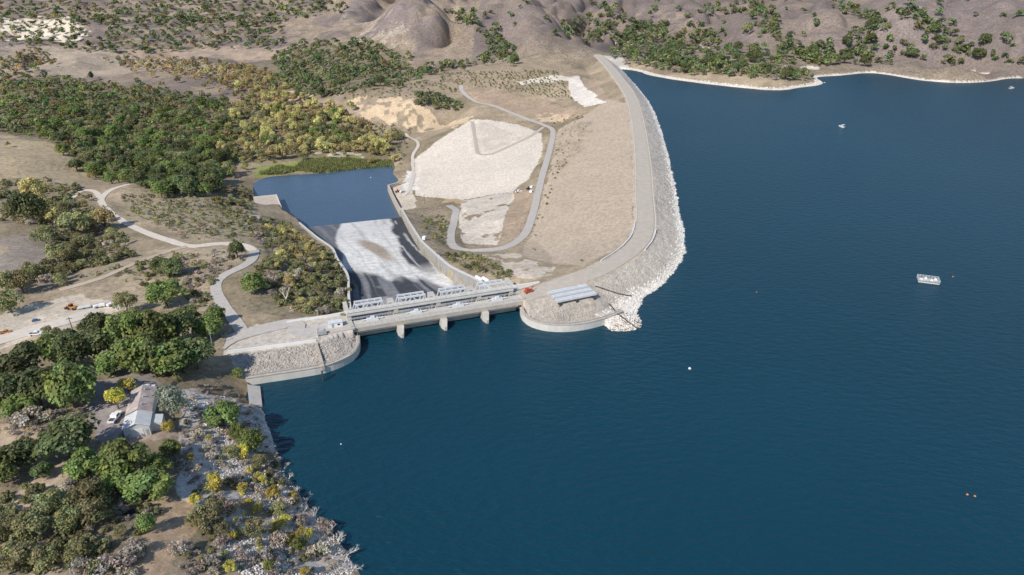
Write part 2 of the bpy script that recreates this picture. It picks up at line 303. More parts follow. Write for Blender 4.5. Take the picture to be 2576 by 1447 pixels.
def mat_attr(name,fine=.5,bump=.4,speck=True,rough=.95):
    m=bpy.data.materials.new(name); N,L=nt(m); b=N['Principled BSDF']; b.inputs['Roughness'].default_value=rough; b.inputs['Specular IOR Level'].default_value=.15
    g=N.new('ShaderNodeNewGeometry'); a=N.new('ShaderNodeAttribute'); a.attribute_name='Col'
    t=N.new('ShaderNodeTexNoise'); t.inputs['Scale'].default_value=fine; t.inputs['Detail'].default_value=8; t.inputs['Roughness'].default_value=.7; L.new(g.outputs['Position'],t.inputs['Vector'])
    rp=N.new('ShaderNodeMapRange'); rp.inputs['From Min'].default_value=.3; rp.inputs['From Max'].default_value=.7; rp.inputs['To Min'].default_value=.7; rp.inputs['To Max'].default_value=1.28; L.new(t.outputs['Fac'],rp.inputs['Value'])
    mx=N.new('ShaderNodeVectorMath'); mx.operation='SCALE'; L.new(a.outputs['Color'],mx.inputs[0]); L.new(rp.outputs[0],mx.inputs['Scale'])
    out=mx.outputs[0]
    if speck:
        s=N.new('ShaderNodeAttribute'); s.attribute_name='Spk'
        t2=N.new('ShaderNodeTexNoise'); t2.inputs['Scale'].default_value=.33; t2.inputs['Detail'].default_value=7; t2.inputs['Roughness'].default_value=.75; L.new(g.outputs['Position'],t2.inputs['Vector'])
        r2=N.new('ShaderNodeMapRange'); r2.inputs['From Min'].default_value=.5; r2.inputs['From Max'].default_value=.6; L.new(t2.outputs['Fac'],r2.inputs['Value'])
        mu=N.new('ShaderNodeMath'); mu.operation='MULTIPLY'; L.new(r2.outputs[0],mu.inputs[0]); L.new(s.outputs['Fac'],mu.inputs[1])
        mix=N.new('ShaderNodeMix'); mix.data_type='RGBA'; L.new(mu.outputs[0],mix.inputs[0]); L.new(out,mix.inputs[6]); mix.inputs[7].default_value=(.115,.098,.07,1); out=mix.outputs[2]
    L.new(out,b.inputs['Base Color'])
    bp=N.new('ShaderNodeBump'); bp.inputs['Distance'].default_value=bump; bp.inputs['Strength'].default_value=.8; L.new(t.outputs['Fac'],bp.inputs['Height']); L.new(bp.outputs[0],b.inputs['Normal'])
    return m
def mat_leaf(name,col):
    m=bpy.data.materials.new(name); N,L=nt(m); b=N['Principled BSDF']; b.inputs['Roughness'].default_value=.7; b.inputs['Specular IOR Level'].default_value=.2
    a=N.new('ShaderNodeAttribute'); a.attribute_name='Col'; o=N.new('ShaderNodeObjectInfo')
    mx=N.new('ShaderNodeVectorMath'); mx.operation='MULTIPLY'; mx.inputs[0].default_value=col; L.new(a.outputs['Color'],mx.inputs[1])
    h=N.new('ShaderNodeHueSaturation'); L.new(mx.outputs[0],h.inputs['Color'])
    for nm,lo,hi in (('Hue',.48,.52),('Value',.75,1.3)):
        q=N.new('ShaderNodeMapRange'); q.inputs['To Min'].default_value=lo; q.inputs['To Max'].default_value=hi; L.new(o.outputs['Random'],q.inputs['Value']); L.new(q.outputs[0],h.inputs[nm])
    L.new(h.outputs[0],b.inputs['Base Color'])
    tr=N.new('ShaderNodeBsdfTranslucent'); L.new(h.outputs[0],tr.inputs['Color']); ms=N.new('ShaderNodeMixShader'); ms.inputs[0].default_value=.35
    L.new(b.outputs[0],ms.inputs[1]); L.new(tr.outputs[0],ms.inputs[2]); L.new(ms.outputs[0],N['Material Output'].inputs['Surface']); return m
def mat_water(name,col,rough,sc,dist):
    m=bpy.data.materials.new(name); N,L=nt(m); b=N['Principled BSDF']; b.inputs['Roughness'].default_value=rough; b.inputs['IOR'].default_value=1.33
    g=N.new('ShaderNodeNewGeometry'); mp=N.new('ShaderNodeMapping'); mp.inputs['Rotation'].default_value=(0,0,.5); mp.inputs['Scale'].default_value=(sc*.45,sc,sc); L.new(g.outputs['Position'],mp.inputs['Vector'])
    t=N.new('ShaderNodeTexNoise'); t.inputs['Scale'].default_value=1; t.inputs['Detail'].default_value=4; t.inputs['Roughness'].default_value=.55; L.new(mp.outputs[0],t.inputs['Vector'])
    bp=N.new('ShaderNodeBump'); bp.inputs['Distance'].default_value=dist; bp.inputs['Strength'].default_value=1; L.new(t.outputs['Fac'],bp.inputs['Height']); L.new(bp.outputs[0],b.inputs['Normal'])
    t2=N.new('ShaderNodeTexNoise'); t2.inputs['Scale'].default_value=.006; t2.inputs['Detail'].default_value=3; L.new(g.outputs['Position'],t2.inputs['Vector'])
    rp=N.new('ShaderNodeMapRange'); rp.inputs['To Min'].default_value=.75; rp.inputs['To Max'].default_value=1.25; L.new(t2.outputs['Fac'],rp.inputs['Value'])
    mx=N.new('ShaderNodeVectorMath'); mx.operation='SCALE'; mx.inputs[0].default_value=col; L.new(rp.outputs[0],mx.inputs['Scale']); L.new(mx.outputs[0],b.inputs['Base Color'])
    return m
M=lambda k:MATS[k]
mat('asphalt_pale',(.44,.40,.355),.9,.15,.5); mat('crest_asphalt',(.43,.375,.31),.9,.14,.4); mat('gravel_tan',(.42,.36,.295),.9,.15,.4); mat('dirt_pale',(.56,.49,.41),.95,.15,.5); mat('dirt_tan',(.44,.36,.265),.95,.2,.4)
mat('concrete',(.47,.435,.385),.85,.18,.35); mat('concrete_light',(.56,.53,.48),.85,.15,.3); mat('concrete_tan',(.44,.38,.31),.85,.2,.4); mat('concrete_grey',(.32,.31,.295),.85,.3,.25)
mat('white_paint',(.74,.73,.71),.5,.06); mat('grey_steel',(.33,.34,.35),.5,.15); mat('pale_steel',(.58,.59,.59),.5,.12); mat('dark_steel',(.05,.05,.052),.6,.2); mat('galvanised',(.42,.42,.41),.6,.1)
mat('red_paint',(.4,.07,.035),.5,.1); mat('orange_paint',(.48,.19,.04),.5,.1); mat('blue_paint',(.06,.12,.28),.5,.1); mat('glass',(.02,.025,.03),.1,.05); mat('tyre',(.02,.02,.02),.9,.1); mat('black_paint',(.02,.02,.022),.4,.1)
mat('bark',(.13,.10,.075),.95,.3,2); mat('dead_wood',(.58,.53,.47),.9,.2,2); mat('pole_wood',(.17,.115,.08),.9,.2,2); mat('rust_roof',(.42,.345,.31),.7,.45,.35); mat('metal_roof',(.54,.535,.53),.55,.15,.5); mat('rock',(.44,.395,.34),.9,.35,.35); mat('rock_tan',(.38,.34,.295),.9,.4,.35); mat('rock_pale',(.64,.595,.535),.9,.25,.4); mat('rock_grey',(.62,.575,.525),.9,.3,.4); mat('log',(.085,.068,.052),.9,.3,1)
TM=mat_attr('terrain'); CHM=mat_attr('chute_concrete',.35,.1,False,.7)
LEAF={'oak':mat_leaf('oak_leaves',(.145,.172,.075)),'olive':mat_leaf('olive_leaves',(.265,.26,.125)),'yellow':mat_leaf('yellow_leaves',(.50,.45,.20)),'gold':mat_leaf('gold_leaves',(.50,.44,.11)),'shrub':mat_leaf('shrub_leaves',(.235,.235,.115)),'grey':mat_leaf('grey_leaves',(.44,.395,.335)),'pine':mat_leaf('pine_needles',(.26,.285,.21)),'green':mat_leaf('bright_leaves',(.20,.25,.08))}
# ---------------------------------------------------------------- mesh building
def npmesh(name,V,Fq,material,col=None,spk=None,smooth=False):
    me=bpy.data.meshes.new(name); V=np.ascontiguousarray(V,np.float32); Fq=np.ascontiguousarray(Fq,np.int32); k=Fq.shape[1]
    me.vertices.add(len(V)); me.vertices.foreach_set('co',V.ravel()); me.loops.add(Fq.size); me.loops.foreach_set('vertex_index',Fq.ravel())
    me.polygons.add(len(Fq)); me.polygons.foreach_set('loop_start',np.arange(0,Fq.size,k,dtype=np.int32)); me.polygons.foreach_set('loop_total',np.full(len(Fq),k,np.int32))
    me.polygons.foreach_set('use_smooth',np.full(len(Fq),smooth))
    me.update(calc_edges=True)
    if col is not None:
        ca=me.color_attributes.new('Col','FLOAT_COLOR','POINT'); ca.data.foreach_set('color',np.c_[col,np.ones(len(col))].astype(np.float32).ravel())
    if spk is not None:
        sa=me.attributes.new('Spk','FLOAT','POINT'); sa.data.foreach_set('value',spk.astype(np.float32).ravel())
    me.materials.append(material); return me
def link(name,me,parent=None,loc=(0,0,0),rz=0):
    o=bpy.data.objects.new(name,me); COL.objects.link(o); o.location=loc; o.rotation_euler=(0,0,rz)
    if parent: o.parent=parent
    return o
def tag(o,label,cat,group=None,kind=None):
    o['label']=label; o['category']=cat
    if group: o['group']=group
    if kind: o['kind']=kind
    return o
def thing(name,label,cat,loc=(0,0,0),rz=0,group=None):
    return tag(link(name,None,None,loc,rz),label,cat,group)
class MB:
    def __init__(s): s.v=[]; s.f=[]
    def add(s,v,f): n=len(s.v); s.v+=[tuple(map(float,a)) for a in v]; s.f+=[tuple(n+i for i in q) for q in f]; return s
    def box(s,x0,x1,y0,y1,z0,z1,top=1.0):
        cx,cy=(x0+x1)/2,(y0+y1)/2; q=lambda x,c:c+(x-c)*top
        return s.add([(x0,y0,z0),(x1,y0,z0),(x1,y1,z0),(x0,y1,z0),(q(x0,cx),q(y0,cy),z1),(q(x1,cx),q(y0,cy),z1),(q(x1,cx),q(y1,cy),z1),(q(x0,cx),q(y1,cy),z1)],[(3,2,1,0),(4,5,6,7),(0,1,5,4),(1,2,6,5),(2,3,7,6),(3,0,4,7)])
    def prism(s,prof,y0,y1,axis='y'):
        n=len(prof); f=lambda p,t:(p[0],t,p[1]) if axis=='y' else ((t,p[0],p[1]) if axis=='x' else (p[0],p[1],t))
        v=[f(p,y0) for p in prof]+[f(p,y1) for p in prof]
        return s.add(v,[tuple(range(n)),tuple(range(2*n-1,n-1,-1))]+[(i,i+n,(i+1)%n+n,(i+1)%n) for i in range(n)])
    def tube(s,p0,p1,r0,r1=None,n=6):
        r1=r0 if r1 is None else r1; a=Vector(p0);b=Vector(p1); d=(b-a).normalized(); u=d.orthogonal().normalized(); w=d.cross(u)
        v=[a+(u*math.cos(2*math.pi*i/n)+w*math.sin(2*math.pi*i/n))*r0 for i in range(n)]+[b+(u*math.cos(2*math.pi*i/n)+w*math.sin(2*math.pi*i/n))*r1 for i in range(n)]
        return s.add(v,[(i,(i+1)%n,(i+1)%n+n,i+n) for i in range(n)]+[tuple(range(n-1,-1,-1)),tuple(range(n,2*n))])
    def path(s,pts,r,n=5):
        for a,b in zip(pts[:-1],pts[1:]): s.tube(a,b,r,r,n)
        return s
    def wall(s,pts,zb,zt,th):
        pts=np.array(pts)[:,:2]; n=len(pts); d=np.gradient(pts,axis=0); d/=np.linalg.norm(d,axis=1)[:,None]; nr=np.stack([-d[:,1],d[:,0]],1)*th/2
        zb=np.broadcast_to(zb,n); zt=np.broadcast_to(zt,n); v=[]
        for i in range(n):
            a=pts[i]-nr[i]; b=pts[i]+nr[i]; v+=[(*a,zb[i]),(*a,zt[i]),(*b,zt[i]),(*b,zb[i])]
        f=[]
        for i in range(n-1):
            q=4*i
            for k in range(4): f.append((q+k,q+(k+1)%4,q+4+(k+1)%4,q+4+k))
        f+= [(3,2,1,0),(4*n-4,4*n-3,4*n-2,4*n-1)]
        return s.add(v,f)
    def mesh(s,name,m):
        me=bpy.data.meshes.new(name); me.from_pydata(s.v,[],s.f); me.update(); me.materials.append(MATS[m] if isinstance(m,str) else m); return me
    def build(s,name,m,parent=None,loc=(0,0,0),rz=0): return link(name,s.mesh(name,m),parent,loc,rz)
# ---------------------------------------------------------------- terrain mesh + water
LAKE=[P(x,y,0)[:2] for x,y in ((950,1640),(830,1430),(700,1290),(640,1190),(600,1085),(585,1000))]+[tuple(a[:2]) for a in LWs[::-1]]+[B(-.4,4.6),B(BLEN+.4,4.6)]+[tuple(a[:2]) for a in RWs[:-6]]+[P(1545,790,0)[:2]]+[tuple(a[:2]) for a in CRS[::-1][5:]]+[P(x,y,0)[:2] for x,y in ((1560,140),(2100,140),(2700,145),(3300,160),(3800,1640))]
idx=np.arange(NA*NR).reshape(NA,NR)
deep=inpoly(GX,GY,LAKE)&(Z<-5)
q=np.stack([idx[:-1,:-1],idx[:-1,1:],idx[1:,1:],idx[1:,:-1]],-1).reshape(-1,4)[:,::-1]
dm=(deep[:-1,:-1]&deep[:-1,1:]&deep[1:,1:]&deep[1:,:-1]).reshape(-1)
q=q[~dm]
V=np.stack([GX,GY,Z],-1).reshape(-1,3)
o=link('terrain',npmesh('terrain',V,q,TM,Cc.reshape(-1,3),Spk.reshape(-1),True)); tag(o,'dry brown hills and river valley ground around the dam','terrain',kind='structure')
mb=MB(); mb.add([(x,y,0) for x,y in LAKE],[tuple(range(len(LAKE)))])
o=mb.build('reservoir_water',mat_water('lake_water',(.0028,.037,.060),.36,.5,.9)); tag(o,'deep blue teal reservoir water with fine ripples','water',kind='structure')
bw=[P(x,y,-45)[:2] for x,y in ((600,480),(620,450),(690,415),(745,400),(760,425),(850,420),(1000,410),(1030,450),(1025,545),(740,590),(690,560),(620,530))]
mb=MB(); mb.add([(x,y,-45) for x,y in bw],[tuple(range(len(bw)))])
o=mb.build('stilling_basin_water',mat_water('basin_water',(.055,.09,.135),.2,.5,.2)); tag(o,'blue pool of still water below the spillway chute','water',kind='structure')
for name,s,width,matn in ROADS:
    d=np.gradient(s[:,:2],axis=0); d/=np.linalg.norm(d,axis=1)[:,None]; nr=np.stack([-d[:,1],d[:,0]],1); ks=np.array([-.5,-.17,.17,.5]); n=len(s)
    jit=1+(.35 if 'dirt' in matn or 'gravel' in matn else .12)*(np.array([vnoise(np.arange(n)*.4,np.zeros(n),i) for i in range(4)]).T-.5)*(0 if 'crest' in name else 1)
    V=np.zeros((n,6,3)); V[:,1:5,:2]=s[:,None,:2]+nr[:,None]*(ks*width*jit)[...,None]; V[:,1:5,2]=s[:,None,2]+.1
    V[:,0]=V[:,1]-[0,0,.6]; V[:,5]=V[:,4]-[0,0,.6]
    ii=np.arange(n*6).reshape(n,6); f=np.stack([ii[:-1,:-1],ii[:-1,1:],ii[1:,1:],ii[1:,:-1]],-1).reshape(-1,4)[:,::-1]
    o=link(name,npmesh(name,V.reshape(-1,3),f,M(matn))); tag(o,name.replace('_',' ')+' winding over the ground near the dam','road',kind='structure')
# chute
NT=60; ss=np.linspace(0,1,NS)[:,None]*np.ones((1,NT)); tt=np.ones((NS,1))*np.linspace(0,1,NT)[None]
V=cl[:,None]*(1-tt[...,None])+cr[:,None]*tt[...,None]
st=fbm(ss*2.2+tt,tt*20+1.5*fbm(ss*5,tt*3,2,5),4,77); st2=fbm(ss*14,tt*7,4,79); st=np.clip((st-.5)*1.7+.5,0,1)
wh=np.array([.64,.615,.57]); dk=np.array([.055,.058,.066]); gy=np.array([.19,.19,.195]); tn=np.array([.34,.27,.205])
def mx(a,b,k): return a*(1-k[...,None])+b*k[...,None]
one=np.ones(V.shape)
zone=lambda v:np.clip(v,0,1)
col=wh*(.85+.3*st2[...,None]); col=mx(col,gy,np.clip((st-.74)*9,0,1)*.3)
joint=((np.abs((ss*17)%1-.5)>.475)|(np.abs((tt*7)%1-.5)>.47))*1.0; col=mx(col,np.array([.42,.41,.385])*one,joint*.45)
tp=np.exp(-(((ss-.52)/.12)**2+((tt-.52+(ss-.52)*.7)/.095)**2)**2); col=mx(col,tn,np.clip(tp*1.6*(st2+.4),0,1)*.95)
ws=ss+(st2-.5)*.1
rt=zone((tt-(.82-.10*np.exp(-((ss-.42)/.15)**2))+(st2-.5)*.16)*20)*zone((ss-.25)*9)
col=mx(col,mx(dk*one,np.array([.42,.41,.39])*one,zone((st-.55)*9)),rt)
up=zone((.38-.17*tt-ws)*22); upc=mx(gy*one,dk*one,zone((st-.38)*8)); upc=mx(upc,np.array([.42,.405,.385])*one,zone((st2-.60)*12)*.55); col=mx(col,upc,up)
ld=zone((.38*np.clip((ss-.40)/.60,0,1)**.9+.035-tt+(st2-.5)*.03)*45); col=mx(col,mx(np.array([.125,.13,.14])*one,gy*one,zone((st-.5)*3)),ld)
ii=np.arange(NS*NT).reshape(NS,NT); f=np.stack([ii[:-1,:-1],ii[:-1,1:],ii[1:,1:],ii[1:,:-1]],-1).reshape(-1,4)[:,::-1]
o=link('spillway_chute',npmesh('spillway_chute',V.reshape(-1,3),f,CHM,col.reshape(-1,3),None,True)); tag(o,'wide white concrete spillway chute with dark wet stains','spillway',kind='structure')
dx=(cr-cl)[:,:2]; dx/=np.linalg.norm(dx,axis=1)[:,None]
t=thing('chute_wall','tall grey concrete wall along right side of the spillway chute','wall')
MB().wall(cr[6:,:2]+dx[6:]*.5,cr[6:,2]-3,cr[6:,2]+6.8,1.0).build('wall_panel','concrete_grey',t)
MB().wall(cr[6:,:2]+dx[6:]*.5,cr[6:,2]+6.8,cr[6:,2]+7.15,1.3).build('coping','concrete_light',t)
rb=MB()
for i in range(8,NS-2,3):
    p=cr[i,:2]-dx[i]*.12; rb.tube((*p,cr[i,2]),(*p,cr[i,2]+6.7),.12,n=4)
rb.build('wall_rib','concrete',t)
t=thing('chute_wall','low concrete wall along left side of the spillway chute','wall')
MB().wall(cl[6:,:2]-dx[6:]*.5,cl[6:,2]-3,cl[6:,2]+5,.9).build('wall_panel','concrete_grey',t)
MB().wall(cl[6:,:2]-dx[6:]*.5,cl[6:,2]+5,cl[6:,2]+5.3,1.1).build('coping','concrete_light',t)
# basin walls
t=thing('basin_wall','concrete wall and platform at right edge of the basin pool','wall')
bp=[P(978,481,-45)[:2],P(990,508,-45)[:2],P(1009,545,-45)[:2]]
MB().wall(smooth_path(bp,3),-52,-39.5,1.5).build('wall_panel','concrete_tan',t); MB().wall([P(978,481,-45)[:2],P(1004,474,-45)[:2]],-52,-39.5,1.5).build('end_wall','concrete_tan',t)
t=thing('basin_wall','flat topped concrete wing wall at left edge of the basin pool','wall')
a=[P(640,513,-45),P(698,507,-45),P(718,558,-45),P(700,560,-45),P(660,545,-45)]
mb=MB(); mb.prism([p[:2] for p in a][::-1],-52,-40,'z'); mb.build('platform','concrete_tan',t)
mb=MB(); mb.wall([p[:2] for p in a[:3]],-40,-39,.5); mb.build('parapet','concrete_light',t)
# ---------------------------------------------------------------- gate structure
t=thing('spillway_gate_structure','long concrete spillway bridge with four gates and white trusses','spillway',(BL[0],BL[1],0),BRZ)
MB().box(-1.6,BLEN+1.6,1.3,7,4.95,5.6).build('deck','concrete',t)
MB().box(-1.6,BLEN+1.6,.75,1.3,3.9,5.55).build('front_girder','concrete_tan',t)
MB().box(-1.6,BLEN+1.6,1.0,1.5,5.6,5.95).build('kerb','concrete_light',t)
for y in (1.15,6.8):
    mb=MB()
    for z in (6.5,7.0): mb.box(-1.6,BLEN+1.6,y-.06,y+.06,z-.05,z+.05)
    x=-1.5
    while x<BLEN+1.6: mb.box(x-.06,x+.06,y-.055,y+.055,5.6,7.0); x+=2.4
    mb.build('railing','galvanised',t)
bays=[0,BLEN*.255,BLEN*.51,BLEN*.765,BLEN]
for x in bays[1:4]:
    w=1.3; mb=MB(); mb.box(x-w,x+w,-.6,24,-12,3.85)
    prof=[(-.6,-12),(-.6,3.85),(-1.6,3.6),(-3.1,1.6),(-3.1,-12)]; v=[]
    for yy,z in prof: hw=w if yy>-1 else (w*.8 if yy>-2 else w*.35); v+=[(x-hw,yy,z),(x+hw,yy,z)]
    mb.add(v,[(2,3,5,4),(4,5,7,6),(6,7,9,8),(0,2,4,6,8),(9,7,5,3,1)]); mb.box(x-w,x+w,7.2,24,3.86,4.9,.98); mb.build('pier','concrete',t)
for x in (-1.1,BLEN+1.1):
    MB().box(x-.8,x+.8,-1,26,-12,3.65).build('end_pier','concrete',t); MB().box(x-.8,x+.8,7.2,24,3.66,6.2).build('end_wall','concrete',t)
for a,b in zip(bays[:-1],bays[1:]):
    a+=1.35;b-=1.35
    mb=MB(); prof=[]
    for i in range(9):
        th=math.radians(-28+56*i/8); prof.append((16-13.2*math.cos(th)+.9,-2+13.2*math.sin(th)*1.0-.9))
    inn=[(y+.4,z) for y,z in prof]; mb.prism(prof+inn[::-1],a,b,'x'); g=mb.build('radial_gate','concrete_tan',t)
    for x in (a+2.5,b-2.5):
        mb=MB(); mb.prism([(4.2,.7),(4.2,1.4),(15,-.7),(4.2,-5.4),(4.2,-4.7),(13.2,-1)],x-.3,x+.3,'x'); mb.build('gate_arm','grey_steel',g)
    MB().box(a,b,1.35,1.9,2.9,3.85).build('breast_beam','concrete_light',t)
    # white truss frame behind the hoist beam
    c0=(a+b)/2-1.2; mb=MB()
    for y,z0,z1 in ((12.2,4.9,9.8),(16.2,4.9,9.2)):
        mb.box(c0-5.6,c0+5.6,y-.32,y+.32,z1-.35,z1+.35)
        for x0,x1 in ((-6.8,-5.2),(6.8,5.2),(-3.2,-.2),(3.2,.2),(-3.2,-5.2),(3.2,5.2)): mb.tube((c0+x0,y,z0),(c0+x1,y,z1),.3,n=4)
        mb.box(c0-7.4,c0+7.4,y-.3,y+.3,z0-.4,z0+.2)
    for x in (-5.4,-2.7,0,2.7,5.4): mb.box(c0+x-.14,c0+x+.14,12.5,15.9,9.0,9.3)
    mb.build('truss_frame','pale_steel',t)
    mb=MB(); mb.box(c0-2.4,c0+2.4,4.6,6.2,5.62,6.5,.9); mb.box(c0-.8,c0+1.0,4.7,6.1,6.5,7.2,.85); mb.tube((c0-4.2,5.4,6.1),(c0+4.2,5.4,6.1),.3,n=8); mb.build('gate_hoist','pale_steel',t)
hb=MB(); hb.box(-2,BLEN-1,8.2,10.4,7.3,8.7); hb.box(-2,BLEN-1,8.0,10.6,8.7,8.95); hb.build('hoist_beam','concrete_light',t)
mb=MB(); mb.box(-1.5,BLEN-1.5,8.15,8.23,9.85,9.95)
for x in np.arange(-1.4,BLEN-1.5,2.2): mb.box(x-.05,x+.05,8.16,8.22,8.95,9.85)
mb.build('beam_railing','galvanised',t)
mb=MB(); mb.box(-1,BLEN-.5,10.9,11.6,6.9,7.1); mb.box(-1,BLEN-.5,11.5,11.58,8.0,8.1)
for x in np.arange(-.9,BLEN-.5,2.2): mb.box(x-.05,x+.05,11.51,11.57,7.1,8.0)
mb.build('walkway','pale_steel',t)
for x in (-1.1,*bays[1:4],BLEN-1.9): MB().box(x-.9,x+.9,8.4,10.2,3.6,7.3).build('hoist_column','concrete',t)
mb=MB(); mb.box(-1,BLEN,7.1,7.9,5.0,5.15)
for x in np.arange(0,BLEN,2): mb.box(x-.05,x+.05,7.75,7.85,5.15,6.3)
mb.box(-1,BLEN,7.75,7.85,6.25,6.35); mb.build('catwalk','grey_steel',t)
# curved guide walls
def guide(path,label,zt):
    t=thing('guide_wall',label,'wall')
    MB().wall(path,-8,zt,1.4).build('wall_face','concrete_light',t); MB().wall(path,zt,zt+.3,1.7).build('coping','concrete_tan',t)
    mb=MB()
    for p in path[::1]: mb.tube((p[0],p[1],zt+.3),(p[0],p[1],zt+1.5),.07,n=4)
    for z in (.8,1.2,1.5): mb.path([(p[0],p[1],zt+z) for p in path],.05,4)
    mb.build('railing','galvanised',t)
guide(LWs,'curved concrete guide wall with railing left of the spillway',2.9)
guide(RWs,'curved concrete guide wall with railing right of the spillway',3.0)
# boat ramp
rp=[P(622,970,1.6),P(655,975,.3),P(660,1022,.3),P(628,1022,1.6)]
mb=MB(); mb.add([(p[0],p[1],p[2]+.5) for p in rp]+[(p[0],p[1],-4) for p in rp],[(3,2,1,0),(0,1,5,4),(1,2,6,5),(2,3,7,6),(3,0,4,7)]); o=mb.build('boat_ramp','concrete'); tag(o,'sloping concrete ramp into the water below the left guide wall','ramp',kind='structure')
# kerbs, barriers and guard walls on crest
d=np.gradient(CRS[:,:2],axis=0); d/=np.linalg.norm(d,axis=1)[:,None]; nr=np.stack([-d[:,1],d[:,0]],1)
n=len(CRS)
def offs(a,b,w): return [(CRS[i,0]+nr[i,0]*w,CRS[i,1]+nr[i,1]*w) for i in range(a,b)],CRS[a:b,2]
for a,b,w,h,lab in ((3,n-9,5.1,.2,'low pale kerb along lake side of the dam crest road'),(3,n-9,-5.1,.2,'low pale kerb along valley side of the dam crest road')):
    p,z=offs(a,b,w); o=MB().wall(p,z-.5,z+h,.4).build('road_kerb','concrete_light'); tag(o,lab,'kerb',kind='structure')
i0=[i for i in range(n) if CRS[i,1]<345][0]
def gw(a,b,w,lab):
    p,z=offs(a,b,w); o=MB().wall(p,z-.4,z+.8,.35).build('guard_wall','white_paint'); tag(o,lab,'wall')
sgl=1 if nr[n//2,0]>0 else -1
gw(i0,n-5,-sgl*5.6,'white low guard wall on the inner side of the road bend'); gw(i0+1,n-7,sgl*5.6,'white low guard wall on the lake side of the road bend')
for pts,lab in (([(572,887),(640,878),(720,868),(795,858)],'white kerb wall below the concrete apron left of the spillway'),([(722,812),(760,806),(820,797),(872,787)],'white low wall along upper edge of the left approach road')):
    wp=[P(x,y,5.9) for x,y in pts]; o=MB().wall(smooth_path(wp,3),3.5,6.6,.4).build('guard_wall','white_paint'); tag(o,lab,'wall')
# ---------------------------------------------------------------- trees
def crown(seed,nl,lpl,leaf,hz=.78,cz=.95,rough=.3,lobe=(.34,.5),inner=.55):
    g=np.random.default_rng(seed); Vs=[];Cs=[]
    for i in range(nl):
        th=g.uniform(0,2*math.pi) if i else 0; zz=g.uniform(-.55,1); rr=math.sqrt(max(0,1-zz*zz)); k=inner*g.uniform(.75,1.3)
        cen=np.array([rr*math.cos(th)*k,rr*math.sin(th)*k,zz*k*hz+cz]); lr=g.uniform(*lobe); br=g.uniform(.72,1.3)
        nv=g.normal(size=(lpl,3)); nv/=np.linalg.norm(nv,axis=1)[:,None]; nv[:,2]=np.where(nv[:,2]<-.5,-nv[:,2],nv[:,2])
        pos=cen+nv*lr*g.uniform(.72,1.12,(lpl,1))*np.array([1,1,.85])
        nn=nv+g.normal(size=(lpl,3))*rough+np.array([0,0,.25]); nn/=np.linalg.norm(nn,axis=1)[:,None]
        u=np.cross(nn,g.normal(size=(lpl,3))); u/=np.linalg.norm(u,axis=1)[:,None]; v=np.cross(nn,u); s=leaf*g.uniform(.6,1.3,(lpl,1))
        qd=np.stack([pos-u*s*.6,pos-v*s*.42,pos+u*s*.6,pos+v*s*.42],1); Vs.append(qd.reshape(-1,3))
        cb=br*g.uniform(.7,1.3,(lpl,1))*np.ones((1,3))*np.array([g.uniform(.9,1.15),1,g.uniform(.85,1.1)]); Cs.append(np.repeat(cb,4,0))
    V=np.concatenate(Vs);Cl=np.concatenate(Cs); return V,np.arange(len(V)).reshape(-1,4),Cl
def trunkmb(seed,h=.75,r=.075):
    g=random.Random(seed); mb=MB(); mb.tube((0,0,-.12),(0.02,0,h*.55),r*1.2,r*.8,6)
    for i in range(5):
        a=i*1.257+g.uniform(-.3,.3); L=g.uniform(.35,.6); mb.tube((.02,0,h*.5),(math.cos(a)*L,math.sin(a)*L,h+g.uniform(0,.35)),r*.55,r*.15,5)
    mb.tube((.02,0,h*.5),(0,0,h+.5),r*.6,r*.2,5); return mb
SPEC={'oak':dict(nl=24,lpl=105,leaf=.14,lobe=(.26,.46),inner=.62,rough=.45),'green':dict(nl=24,lpl=100,leaf=.14,hz=.9,lobe=(.26,.46),inner=.62,rough=.4),'olive':dict(nl=20,lpl=80,leaf=.13,rough=.6,lobe=(.25,.45),inner=.64),'yellow':dict(nl=18,lpl=85,leaf=.14,hz=.95,cz=1.05,rough=.6,lobe=(.26,.46),inner=.62),'gold':dict(nl=18,lpl=85,leaf=.14,hz=.85,rough=.6,lobe=(.25,.42),inner=.64),'shrub':dict(nl=12,lpl=65,leaf=.2,hz=.6,cz=.45,rough=.6,inner=.65,lobe=(.26,.45)),'grey':dict(nl=13,lpl=50,leaf=.15,hz=.6,cz=.45,rough=.8,inner=.65,lobe=(.25,.42)),'pine':dict(nl=26,lpl=90,leaf=.13,hz=1.5,cz=1.6,rough=.6,lobe=(.26,.4),inner=.62)}
LOW={k:dict(v,nl=max(7,v['nl']//3),lpl=16,leaf=.34,lobe=(.3,.52),inner=.62,rough=.5) for k,v in SPEC.items()}
NM={'oak':'oak_tree','green':'oak_tree','olive':'olive_toned_tree','yellow':'cottonwood_tree','gold':'yellow_tree','shrub':'shrub','grey':'dry_shrub','pine':'pine_tree'}
CATN={'oak':'tree','green':'tree','olive':'tree','yellow':'tree','gold':'tree','shrub':'shrub','grey':'shrub','pine':'tree'}
TPL={}
for hh,(k,v) in enumerate(SPEC.items()):
    TPL[k]=[]
    for i in range(4):
        q_=crown(100+i*7+hh,**v); TPL[k].append(npmesh(k+'_crown',q_[0],q_[1],LEAF[k],q_[2]))
TRK=[trunkmb(i).mesh('trunk','bark') for i in range(3)]
TREES=[]  # x,y,z,R,species,label,group
lakep=np.array(LAKE)
def blocked(xyz,R,rk=.6):
    x,y,z=xyz[:,0],xyz[:,1],xyz[:,2]; b=inpoly(x,y,lakep)&(z<.25); b|=inpoly(x,y,chp); b|=inpoly(x,y,BAS)
    for name,s,wd,_ in ROADS:
        if name=='crest_road': continue
        d,_,_=dpoly(x,y,s[::5]); b|=d<wd/2+R*rk
    return b
